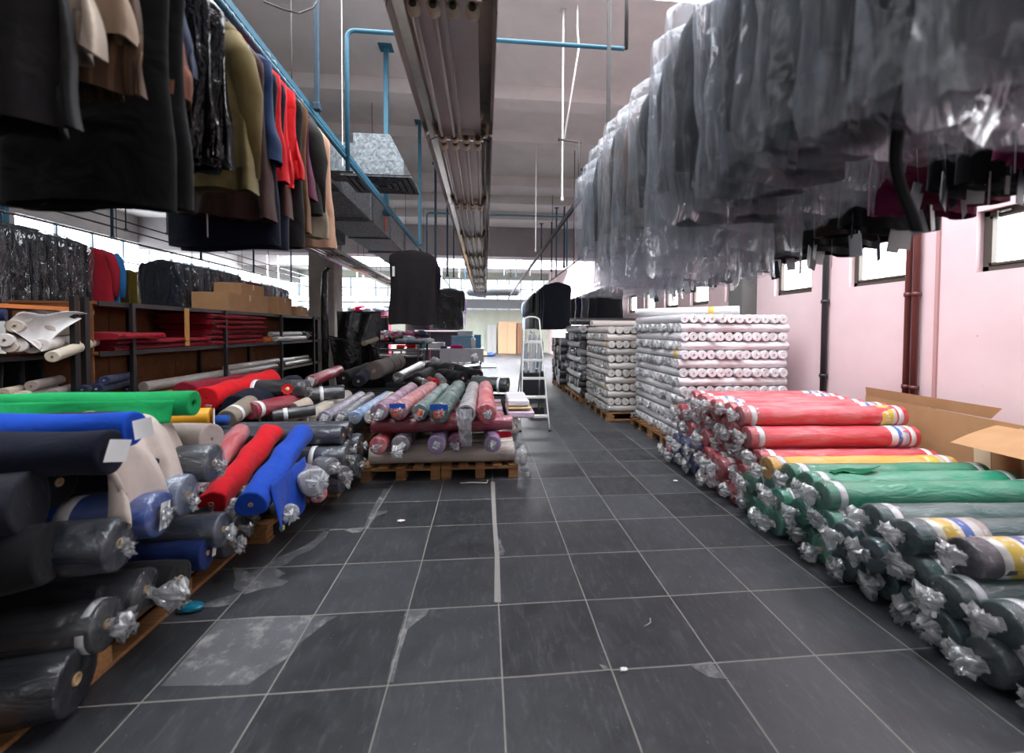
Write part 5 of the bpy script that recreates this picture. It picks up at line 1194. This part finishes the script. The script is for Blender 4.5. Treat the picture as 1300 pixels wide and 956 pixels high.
# mid-aisle dress and beyond
garment(-1.28, 7.5, 3.1, .40, 1.48, .10, cloth('252224'), 'black pleated dress on the blue rail over the centre pile', 'dress', None, seed=71, sleeves=False, name='hanging_dress', fold=1.3, slim=None) if False else None
for i, (y, w, h, hx, lb) in enumerate([(7.5, .40, 1.46, '252123', 'black pleated sleeveless dress, front one with a white tag'), (7.72, .38, 1.44, '2A2420', 'dark brown dress just behind the black pleated one'), (7.94, .38, 1.40, '1E1C22', 'black dress third in the group over the centre pile'), (8.4, .34, 1.15, '231A2C', 'dark purple dress last in the group over the centre pile')]):
    o = garment(-1.26, y, 3.1, w, h, .08, cloth(hx), lb, 'dress', 'dresses hanging over the centre pile', seed=70+i, sleeves=i == 3, name='hanging_dress', fold=1.4, tilt=.12)
    if i == 0: q = MB(); q.box((-.31, -.10, -.56), (.04, .004, .17), 0, None, .002); build('price_tag', q, PAPER, o)
for i, (y, w, h, hx, lb, bg) in enumerate([(14.2, .5, 1.5, '141315', 'black puffy jacket in a bag beyond the dresses', True), (14.7, .46, 1.55, '1A1618', 'black coat behind the bagged puffy jacket', False), (15.4, .42, 1.5, '3A0D18', 'wine coloured coat behind the black ones', False), (16.3, .42, 1.35, 'D8CFE4', 'white and lilac blouse farthest on the left rail', False), (17.2, .42, 1.35, '9A80B4', 'violet blouse behind the white one', False)]):
    garment(-1.22, y, 3.1, w, h, .12, cloth(hx), lb, 'coat', 'coats far along the left rail', seed=80+i, bag=(w+.06, h+.05, .16) if bg else None, bagmt=film('far', .02, 'E8EDF2', 1.0, .2), lite=True)
# right far garments on second rail
for i in range(13):
    y = 11.1+.62*i; hx = ['10141F', '121826', '0F1320', '3A342A', '101218', '0E0F12', '141419', '15171C', '2A2422', '1D2430', '3A4658', '16181D', '8EA0B8'][i]
    garment(1.9, y, 3.0, .40-(.012*i), 1.42-(.03 if i > 4 else 0), .13, cloth(hx), '%s long coat on the right rail beyond the ladder, %s from the camera' % (['navy', 'navy', 'navy', 'olive brown', 'black', 'black', 'black', 'black', 'brown', 'slate', 'blue grey', 'black', 'pale blue'][i], ORD[i]), 'coat', 'dark coats beyond the ladder on the right', seed=100+i, sleeves=i > 3, fold=.8, lite=True)
for i in range(9):
    y = 12.0+.95*i; hx = ['16181D', '24262C', '55555C', '1A1E30', '141418', '1B1B20', '0F1016', '2B2220', '15151A'][i]
    garment(3.6, y, 3.0, .42, 1.12, .16, cloth(hx), '%s trousers or skirt hanging by the far windows, %s from the camera' % (['black', 'charcoal', 'grey', 'navy', 'black', 'dark grey', 'black', 'brown', 'black'][i], ORD[i]), 'garment', 'dark clothes hanging by the far windows', seed=120+i, sleeves=False, name='hanging_trousers', fold=.8, lite=True, tags=2)
# ------------- bagged coats, right rail
BAG = film('bag', .11, 'EAF1FA', .85, .6, .15, .03, .38); GR = 'coats in clear bags on the right rail'
XB = 1.12
rb = [(.66, 2.05, 1.97, '0E0F12', 'black'), (.80, 2.18, 2.02, '121317', 'black'), (.96, 2.22, 2.06, '0D0E11', 'black'), (1.10, 2.24, 2.09, '15171C', 'black'), (1.24, 2.20, 2.10, '101216', 'black'), (1.38, 2.18, 2.09, '16181D', 'black'), (1.54, 2.14, 2.06, '1B1F26', 'charcoal'), (1.70, 2.14, 2.0, '191B20', 'charcoal'), (1.88, 2.06, 1.93, '14161B', 'black'), (2.06, 2.08, 1.86, '1C232E', 'slate blue'), (2.24, 2.02, 1.85, '111318', 'black'), (2.44, 2.05, 1.86, '6E5648', 'brown'), (2.62, 2.0, 1.85, '2A201E', 'dark brown'), (2.84, 2.02, 1.84, '8C7564', 'tan'), (3.04, 1.98, 1.83, '14171D', 'black'), (3.28, 2.0, 1.83, '1A1D24', 'black'), (3.54, 2.1, 1.82, '2C2B30', 'charcoal')]
rr = random.Random(77)
for i, (y, zg, zb, hx, cn) in enumerate(rb):
    w = .26+rr.uniform(-.015, .02); zg += .13*(i > 8)
    garment(XB+rr.uniform(-.02, .03), y, 3.1, w, 3.1-zg, .055, cloth(hx), '%s coat in a clear plastic bag on the right rail, %s from the camera' % (cn, ORD[i]), 'coat', GR, seed=200+i, bag=(w+.09+rr.uniform(0, .03), 3.1-zb+rr.uniform(-.02, .03), .085), bagmt=BAG, tilt=rr.uniform(-.09, .09), fold=.6)
# cards hanging among them
for i, (px, py, X, w, h, rot, lb) in enumerate([(1006, 192, 1.0, .055, .12, .05, 'black-edged swing tag with a barcode below the bags, left one'), (1085, 135, .98, .055, .13, .02, 'black-edged swing tag overlapped by another, middle'), (1126, 125, .94, .065, .14, -.25, 'larger grey swing tag tilted to the right, middle')]):
    p = at(px, py, X=X); o = thing('swing_tag', lb, 'tag', p, 0, 'big swing tags on the bagged coats'); o.rotation_euler = (.1, rot*-1, .35)
    m = MB(); m.box((0, 0, 0), (w, .002, h), 0, None, .0008); build('card', m, paint('17171A', .5), o)
    m = MB(); m.box((0, -.002, -.012), (w*.86, .0015, h*.72)); build('printed_face', m, paint('8A8A8E', .6), o)
    m = MB()
    for k in range(11): m.box((-w*.33+k*w*.066, -.0032, -h*.31), (w*.03 if k % 3 else w*.05, .001, h*.09))
    m.box((0, -.0032, h*.08), (w*.45, .001, .002)); m.box((-.004, -.0032, h*.03), (w*.3, .001, .002)); build('barcode', m, paint('1E1E20', .6), o)
    m = MB(); m.tube([(0, 0, h/2-.01), (0, .0, h/2+.10), (.01, .02, h/2+.2)], .001, 5); build('string', m, BLACKM, o)
m = MB(); m.grid(lambda u, v: (.035*(u-.5)+.05*v*v, .0+.01*math.sin(v*5), -.26*v), 3, 12); p = at(1140, 165, X=1.05); o = build('hanging_belt', m, cloth('0E0E10')); o.modifiers.new('s', 'SOLIDIFY').thickness = .004; o.location = p; tag(o, 'black strap hanging curled below the bagged coats', 'strap')
# second row: dark and magenta clothes with many tags
sec = [(1.02, 2.13, '8C1030', 'red'), (1.12, 2.09, '8A1250', 'magenta'), (1.22, 2.10, '7A0F48', 'magenta'), (1.33, 2.08, '131316', 'black'), (1.44, 2.08, '17161A', 'black'), (1.56, 2.09, '6E0C34', 'magenta'), (1.68, 2.06, '701040', 'magenta'), (1.82, 2.03, '121215', 'black'), (1.96, 2.02, '2A1A18', 'dark brown'), (2.12, 2.01, '0F0F12', 'black'), (2.3, 2.0, '111114', 'black'), (2.5, 2.0, '16161A', 'black'), (2.72, 2.02, '5A1028', 'wine'), (2.95, 2.0, '15151A', 'black'), (3.2, 1.98, '1A1A20', 'black'), (3.5, 1.97, '202026', 'black'), (3.8, 1.96, '15161C', 'black'), (4.1, 1.96, '1A1A20', 'black')]
for i, (y, zb, hx, cn) in enumerate(sec):
    garment(1.88, y, 3.0, .25, 3.0-zb, .045, cloth(hx), '%s garment with swing tags on the second right rail, %s from the camera' % (cn, ORD[i]), 'garment', 'tagged clothes on the second right rail', seed=300+i, sleeves=False, fold=.7, name='hanging_garment', tags=3)
# ------------- bagged suits left, behind the shelves
DB = film('darkbag', .015, 'C8CCD2', 1.6, .15, .12, .05, .5); GB = 'bagged suits behind the shelves'
def rowg(n_, y0, dy, x, z, w, h, cols, what, lb, bag=True, dx=0):
    R = random.Random(int(y0*10))
    for i in range(n_):
        hx, cn = cols[i % len(cols)]
        garment(x+dx*i, y0+dy*i, z, w+R.uniform(-.02, .02), h+R.uniform(-.03, .03), .05, cloth(hx), '%s %s %s, %s from the camera' % (cn, what, lb, ORD[i]), 'suit' if bag else 'garment', GB, seed=400+i+int(y0), sleeves=i < 2, lite=True, bag=(w+.05, h+.03, .075) if bag else None, bagmt=DB, tilt=R.uniform(-.1, .1), name='hanging_suit', fold=.6)
rowg(12, 5.15, .125, -5.9, 2.98, .30, 1.2, [('15161A', 'black'), ('1B1D22', 'charcoal'), ('121317', 'black')], 'bagged suit', 'above the near shelf')
rowg(2, 6.75, .12, -5.75, 2.9, .3, 1.1, [('A01C2C', 'red'), ('2A6FA8', 'blue')], 'jacket', 'beside the row of black suits', False)
rowg(8, 9.6, .3, -8.4, 3.1, .28, 1.2, [('8C7A2A', 'mustard'), ('7C6C2C', 'olive'), ('8A1E2A', 'red'), ('5A4A22', 'brown')], 'jacket', 'on the far left rail', False)
rowg(12, 8.3, .155, -5.9, 2.98, .36, 1.2, [('131A2C', 'navy'), ('22262E', 'charcoal'), ('14161C', 'black'), ('3A1A22', 'wine')], 'bagged suit', 'above the middle of the long shelf', dx=.01)
rowg(9, 10.9, .2, -5.9, 2.9, .36, 1.15, [('7A1424', 'wine red'), ('2A3448', 'navy'), ('3A4050', 'slate')], 'bagged suit', 'beside the cartons', dx=.0)
# ============================================================= LADDER
LW = paint('E2E0DD', .35, .2)
lad = thing('step_ladder', 'white metal step ladder standing in the aisle', 'ladder', (.765, 6.37, 0), 0)
hw0, hw1, zt, dy = .225, .125, 1.72, .55
def side(s, t): return (s*(hw0+(hw1-hw0)*t), dy*t, zt*t)
m = MB(); pts = [side(-1, t/8) for t in range(9)]
for k in range(1, 8): a = PI*k/8; pts.append((-hw1*math.cos(a)*1.0, dy+.01, zt+.055*math.sin(a)))
pts += [side(1, t/8) for t in range(8, -1, -1)]
m.tube(pts, .0125, 10); build('front_frame', m, LW, lad)
for i in range(5):
    t = .13+.165*i; x = hw0+(hw1-hw0)*t; m = MB(); m.box((0, dy*t+.03, zt*t), (2*x-.01, .10, .022), 0, None, .004); m.box((0, dy*t-.018, zt*t-.005), (2*x-.01, .01, .03)); build('step', m, LW, lad)
m = MB(); m.tube([side(-1, .93)[:2]+(zt*.9,), side(1, .93)[:2]+(zt*.9,)], .008, 8) if False else None
m.tube([(-.13, dy*.86, zt*.80), (.13, dy*.86, zt*.80)], .008, 8); build('cross_bar', m, LW, lad)
for s in (-1, 1):
    m = MB(); m.tube([(s*.13, dy*.86, zt*.86), (s*.21, 1.2, .0)], .011, 8); build('rear_leg', m, LW, lad)
    m = MB(); m.box((s*hw0, 0, .012), (.035, .035, .025), 0, None, .004); build('rubber_foot', m, BLACKM, lad)
for z, f in ((.35, .8), (.9, .45)):
    x = .21-.08*(z/(zt*.86)); y = 1.2-(1.2-dy*.86)*(z/(zt*.86)); m = MB(); m.bar((-x, y, z), (x, y, z), .012, .02); build('rear_brace', m, LW, lad)
# ============================================================= RACK, TABLES, MISC IN THE MIDDLE
m = MB(); x0 = at(413, 430, Y=9.3).x; m.tube([(x0, 9.3, .0), (x0, 9.3, 1.2), (x0-.02, 9.3, 2.2), (x0, 9.3, 2.75), (x0+.08, 9.3, 2.83), (x0+.02, 9.35, 2.86)], [.07, .075, .07, .06, .05, .03], 12)
o = build('wrapped_pole', m, glossy_dark('0B0B0C')); tag(o, 'black plastic-wrapped pole standing at the end of the shelf', 'pole')
BPL = glossy_dark('0D0E11')
sheet('plastic_cover', lambda u, v: (-3.3+.95*u, 9.75+.05*math.sin(u*14+v*2)-.25*v*math.sin(u*3), 1.95-.85*v-.08*math.sin(u*9)*v), 40, 20, BPL, 'black plastic sheet hanging in folds beside the wrapped pole', 'plastic sheet')
sheet('plastic_cover', lambda u, v: (-3.25+1.0*u+.2*v, 9.1+.06*math.sin(u*12+v*3), 1.42-1.38*v-.2*u*(1-v)), 30, 20, BPL, 'second black plastic sheet slumping lower before the first', 'plastic sheet')
rk = thing('wire_rack', 'black wire-edged rack table with cloth bits behind the pastel rolls', 'rack', (-2.05, 9.6, 0))
for x in (-.62, .62):
    for y in (-.4, .4): m = MB(); m.tube([(x, y, 0), (x, y, 1.12)], .014, 8); build('leg', m, BLACKM, rk)
m = MB()
for z in (1.1, .98):
    for a, b in (((-.62, -.4), (.62, -.4)), ((.62, -.4), (.62, .4)), ((.62, .4), (-.62, .4)), ((-.62, .4), (-.62, -.4))): m.tube([a+(z,), b+(z,)], .012, 8)
build('top_frame', m, BLACKM, rk)
m = MB(); m.box((0, 0, .95), (1.22, .78, .02)); m.box((0, -.36, .55), (1.18, .015, .8)); m.box((0, .36, .55), (1.18, .015, .8)); build('dark_panel', m, paint('1D1512', .8), rk)
a = at(462, 436, Y=9.0); b = at(483, 429, Y=10.0); d = b-a; roll(a, d, d.length+.1, .055, cloth('A89A8C'), 'pale roll lying slantwise over the wire rack', group=GPE)
# heaps of small coloured cloths (countable bundles)
def heaprow(n_, x0, x1, y0, y1, z0, z1, s, cols, lab, cat='cloth bundle', seed=0, grp=None):
    R = random.Random(seed)
    ms = [shared(('heapm', q), lambda q=q: crumple_mesh(90+q, 1.0).mesh('cloth_bundle', cloth('888888'))) for q in range(4)]
    for i in range(n_):
        x = x0+(x1-x0)*(i+.5)/n_; y = R.uniform(y0, y1); z = R.uniform(z0, z1); k = R.uniform(.8, 1.2)*s; c, cn = R.choice(cols)
        o = put('cloth_bundle', ms[i % 4], None, Matrix.Translation((x, y, z)) @ Matrix.Rotation(R.uniform(0, 6), 4, 'Z') @ Matrix.Diagonal((k*1.3, k, k*.7, 1)), cloth(c)); tag(o, lab % (cn, ORD[i % 20]), cat, grp)
MIX = [('7A1830', 'wine red'), ('1B1B20', 'black'), ('C9C2CC', 'pale grey'), ('8C3A2A', 'rust'), ('27304A', 'navy'), ('B8B4C0', 'lilac grey'), ('3C2A22', 'brown'), ('A8486A', 'pink')]
m = MB(); m.box((-2.6, 12.0, 1.18), (1.9, 1.3, .04)); 
for x in (-3.5, -1.7):
    for y in (11.4, 12.6): m.box((x, y, .59), (.05, .05, 1.18))
o = build('work_table', m, paint('2A2220', .7)); tag(o, 'dark table behind the wire rack heaped with small cloths', 'table')
heaprow(16, -3.5, -1.7, 11.5, 11.9, 1.27, 1.29, .13, MIX, '%s cloth bundle, front row of the heap behind the wire rack, %s from left', seed=1, grp='small cloths heaped behind the wire rack')
heaprow(14, -3.45, -1.8, 12.1, 12.5, 1.34, 1.42, .17, MIX, '%s cloth bundle, back row of the heap behind the wire rack, %s from left', seed=2, grp='small cloths heaped behind the wire rack')
heaprow(7, -2.3, -1.45, 11.35, 11.5, 1.24, 1.26, .10, [('9FC4DC', 'pale blue'), ('E4E8EE', 'white'), ('B9CFE0', 'blue white')], '%s little bundle at the bright right end of the heap, %s from the left', seed=3, grp='bright bundles at the right end of the heap')
# high shelf with bright clothes at far left
m = MB(); m.box((-5.4, 17, 2.05), (3.4, .8, .06)); m.box((-5.4, 16.62, 1.3), (3.4, .04, 1.4), 1)
for x in (-7.0, -3.8): m.box((x, 17, 1.02), (.06, .8, 2.04))
o = build('high_shelf', m, [paint('B02A48', .6), paint('23242A', .8)]); tag(o, 'high far shelf with a pink red edge', 'shelf')
heaprow(9, -6.9, -4.0, 16.9, 17.1, 2.25, 2.30, .26, [('D8B8C4', 'pink'), ('A8C8C8', 'aqua'), ('E0E4E8', 'white'), ('8A94A8', 'grey blue'), ('C82848', 'crimson')], '%s wrapped garment on the far high shelf, %s from the left', seed=4, grp='wrapped garments on the far high shelf')
# bright table
tb = thing('display_table', 'bright white table of folded clothes lit by the far skylight', 'table', (-1.5, 14.0, .2))
m = MB(); m.box((0, 0, .74), (2.9, 1.5, .04), 0, None, .005); build('tabletop', m, paint('E4E4E6', .4), tb)
for x in (-1.35, 1.35):
    for y in (-.68, .68): m = MB(); m.box((x, y, .26), (.05, .05, .92)); build('leg', m, STEELD, tb)
m = MB(); m.grid(lambda u, v: (.1+1.36*u, -.78+.012*math.sin(u*22)*v, .765-.42*v), 30, 6); build('table_cover', m, cloth('DADCE2'), tb)
for i, (x, y, w, d, h, hx, lb) in enumerate([(-2.65, 13.6, .25, .3, .08, 'C01420', 'red folded cloth at the left end of the bright table'), (-2.3, 13.5, .3, .3, .14, 'B8101C', 'red heaped cloth second on the bright table'), (-2.0, 13.7, .3, .3, .1, '5FA09A', 'teal folded cloth on the bright table'), (-1.55, 13.8, .5, .4, .13, 'E8E6EA', 'white folded stack in the middle of the bright table'), (-1.3, 13.45, .2, .2, .06, '2A3E50', 'dark slate folded cloth on the bright table'), (-.9, 13.5, .4, .25, .07, 'B01468', 'magenta folded cloth on the bright table'), (-.75, 14.1, .7, .5, .26, '9CCBE0', 'light blue folded stack on the bright table'), (-.65, 14.15, .5, .3, .12, 'EAF2F6', 'white folded stack on top of the light blue one'), (-.25, 14.0, .25, .3, .3, '5E9CC8', 'blue patterned stack at the right end of the bright table'), (-1.9, 14.2, .9, .5, .1, 'D9D7DB', 'wide white folded cloth at the back of the bright table')]):
    z = .962 if i != 7 else 1.34; h *= 1.5
    m = MB()
    for k in range(max(1, int(h/.035))): m.box((0+.01*math.sin(k*3), .008*math.sin(k*5), .018+k*.036), (w-.02*(k % 2), d, .034), 0, None, .012)
    o = build('folded_clothes', m, cloth(hx)); o.location = (x, y, z); tag(o, lb, 'folded clothes', 'folded clothes on the bright table')
m = MB(); m.tube([(0, 0, 0), (0, 0, .32)], .07, 14); o = build('white_cone', m, paint('ECECEC', .5)); o.location = (-.38, 13.6, .962); tag(o, 'white cylinder standing on the bright table', 'spool')
# low dark table/bench with black cloth in front of bright table
tb = thing('low_bench', 'low bench wrapped in black and white film before the bright table', 'bench', (-.95, 10.9, 0))
m = MB(); m.box((0, 0, .42), (1.7, .9, .3), 0, None, .02); build('bench_body', m, wrapped('7A1420', .25), tb)
m = MB()
for z, s in ((.58, 1.0), (.68, .95)): m.grid(lambda u, v: (1.72*s*(u-.5), (v-.5)*.8, z+.05*math.sin(PI*v)+.03*math.sin(u*8+z*9)), 20, 8)
build('black_cover', m, glossy_dark('151518'), tb)
for x in (-.8, .8):
    m = MB(); m.box((x, 0, .14), (.06, .8, .28)); build('leg', m, BLACKM, tb)
for i, (px, hx, lb) in enumerate([(458, 'C8CCD6', 'x')][:0]): pass
lump(552, 459, 10.6, (.13, .1, .13), wrapped('C4C6CC', .6), 'white film-wrapped bundle at the left end of the low bench', 71)
o = lump(592, 460, 10.9, (.1, .09, .13), wrapped('D8DAE0', .6), 'white wrapped bundle at the right end of the low bench', 72); o.location = (-.28, 10.9, .82)
# mannequin-like hooded figure left out; small fabrics on far floor
for i, (px, py, Y, s, hx, lb) in enumerate([(612, 449, 20, .35, 'D09A5A', 'tan cloth bundle on the far floor by the bright table'), (620, 448, 20.4, .3, '2A3E68', 'blue cloth bundle on the far floor'), (605, 438, 21, .33, 'BCA488', 'beige sack standing behind the bright table'), (607, 430, 21, .13, '18181C', 'small black bundle on top of the beige sack')]):
    o = lump(px, py, Y, (s, s*.7, s*(.5 if i < 2 else .9)), cloth(hx), lb, 80+i, 'cloth_bundle', 'cloth bundle')
    q = at(px, 452, Z=0.0); o.location = (q.x+(.1*i if i < 2 else 0), q.y-.5*(i < 2), (.13, .12, .3, .66)[i])
m = MB(); m.box((0, 0, .05), (1.6, .8, .1), 0, None, .04); o = build('floor_cushion', m, cloth('C8CCD4')); o.location = (at(605, 457, Y=17.5).x, 17.5, 0); tag(o, 'flat pale cushion on the lit floor by the bright table', 'cushion')
# far wall furniture: cabinets and boards
for i, (px0, px1, ztop, hx, lb) in enumerate([(632, 655, 2.1, 'A98A6A', 'tan board cabinet against the far wall, left'), (656, 662, 2.0, '6E4A30', 'narrow brown cabinet against the far wall, right'), (618, 630, 1.9, '8A8A88', 'grey panel against the far wall')]):
    a = at(px0, 440, Y=27.6); b = at(px1, 440, Y=27.6)
    o = thing('storage_cabinet', lb, 'cabinet', ((a.x+b.x)/2, 27.6, 0)); w = b.x-a.x
    m = MB(); m.box((0, 0, ztop/2), (w, .6, ztop), 0, None, .01); build('cabinet_body', m, paint(hx, .6), o)
    for s in (-1, 1): m = MB(); m.box((s*w/4, -.31, ztop/2), (w/2-.03, .03, ztop-.1), 0, None, .006); build('door', m, paint(hx, .55), o)
o = thing('metal_frame', 'dark red metal frame shelf behind the dresses', 'shelf', (-2.1, 18.6, 0))
for x in (-1.3, -.3, .9):
    m = MB(); m.box((x, 0, 1.1), (.06, .06, 2.2)); build('post', m, paint('5A2A28', .5), o)
m = MB(); m.box((-.2, 0, 2.0), (2.3, .6, .05)); m.box((.3, 0, 1.5), (2.4, .5, .06), 1); build('shelf_board', m, [paint('23222A', .7), WHITEM], o)
m = MB(); m.box((-.2, .3, 1.1), (2.3, .03, 2.0)); build('back_panel', m, paint('2C2A30', .8), o)
# standing white rolls behind the ladder
bn = thing('roll_bin', 'dark crate holding upright white rolls behind the ladder', 'crate', (at(676, 455, Y=9.6).x, 9.6, 0))
m = MB(); 
for (x, y, dx, dy_) in ((0, -.25, .5, .02), (0, .25, .5, .02), (-.25, 0, .02, .5), (.25, 0, .02, .5)): m.box((x, y, .3), (dx, dy_, .6))
m.box((0, 0, .1), (.5, .5, .02)); build('crate_body', m, paint('24242A', .6), bn)
bx = bn.location.x
for i, (dx, lx, hx, L) in enumerate([(-.13, -.06, 'C9D6DE', 1.2), (-.06, .0, 'E8EAEC', 1.35), (.01, .05, 'EDEDEE', 1.3), (.07, .10, 'D9DDE2', 1.25), (.13, .12, 'AEB8C2', 1.15), (.0, .16, '5A7E92', 1.1)]):
    roll((bx+dx*.8+lx, 9.6+(-.1 if i % 2 else .08), .12+L), (-lx*.6, 0, -1), L, .045, wrapped(hx, .4), '%s roll standing upright in the crate behind the ladder, %s from the left' % (['pale grey', 'white', 'white', 'silver', 'grey', 'blue grey'][i], ORD[i]), group='upright rolls in the crate', seed=i, tuft=FILMT, tuftscale=.8)
m = MB(); m.box((0, 0, 0), (.3, .4, .16), 0, None, .01); o = build('low_stool', m, BLACKM); o.location = (at(679, 474, Y=7.7).x, 7.7, .08); tag(o, 'small black low box on the floor seen through the ladder', 'box')
# wires on the ceiling top left
m = MB(); m.tube([at(335, 2, Y=3.0), at(360, 12, Y=3.0), at(380, 17, Y=3.05), at(398, 10, Y=3.1), at(404, 0, Y=3.1)], .006, 8); o = build('electric_cable', m, STEELD); tag(o, 'loose grey cable looping at the top left above the coats', 'cable')
# ============================================================= CAMERA, LIGHT, OUTPUT
cam = bpy.data.cameras.new('camera'); co = bpy.data.objects.new('camera', cam); C.objects.link(co); SC.camera = co
cam.sensor_width = 36; cam.lens = F_/1300*36
cam.shift_x = (650-CX)/1300; cam.shift_y = -(478-CY)/1300
fw = Vector(ray(CX, CY)).normalized(); rt = (Vector(ray(CX+100, CY))-Vector(ray(CX, CY))).normalized(); up = rt.cross(fw)
co.matrix_world = Matrix(((rt.x, up.x, -fw.x, 0), (rt.y, up.y, -fw.y, 0), (rt.z, up.z, -fw.z, H), (0, 0, 0, 1)))
cam.clip_start = .02
cam.dof.use_dof = True; cam.dof.focus_distance = 6.0; cam.dof.aperture_fstop = 1.5
w = bpy.data.worlds.new('sky'); SC.world = w; w.use_nodes = True; w.node_tree.nodes['Background'].inputs[0].default_value = (.8, .88, 1, 1); w.node_tree.nodes['Background'].inputs[1].default_value = 1.0
SC.view_settings.view_transform = 'Standard'; SC.view_settings.look = 'None'; SC.view_settings.gamma = 1; SC.view_settings.use_curve_mapping = False
SC.view_settings.exposure = -.2
cy = SC.cycles; cy.max_bounces = 7; cy.diffuse_bounces = 4; cy.glossy_bounces = 3; cy.transmission_bounces = 4; cy.transparent_max_bounces = 24; cy.sample_clamp_indirect = 4; cy.caustics_reflective = False; cy.caustics_refractive = False
cy.use_denoising = True; cy.use_adaptive_sampling = True
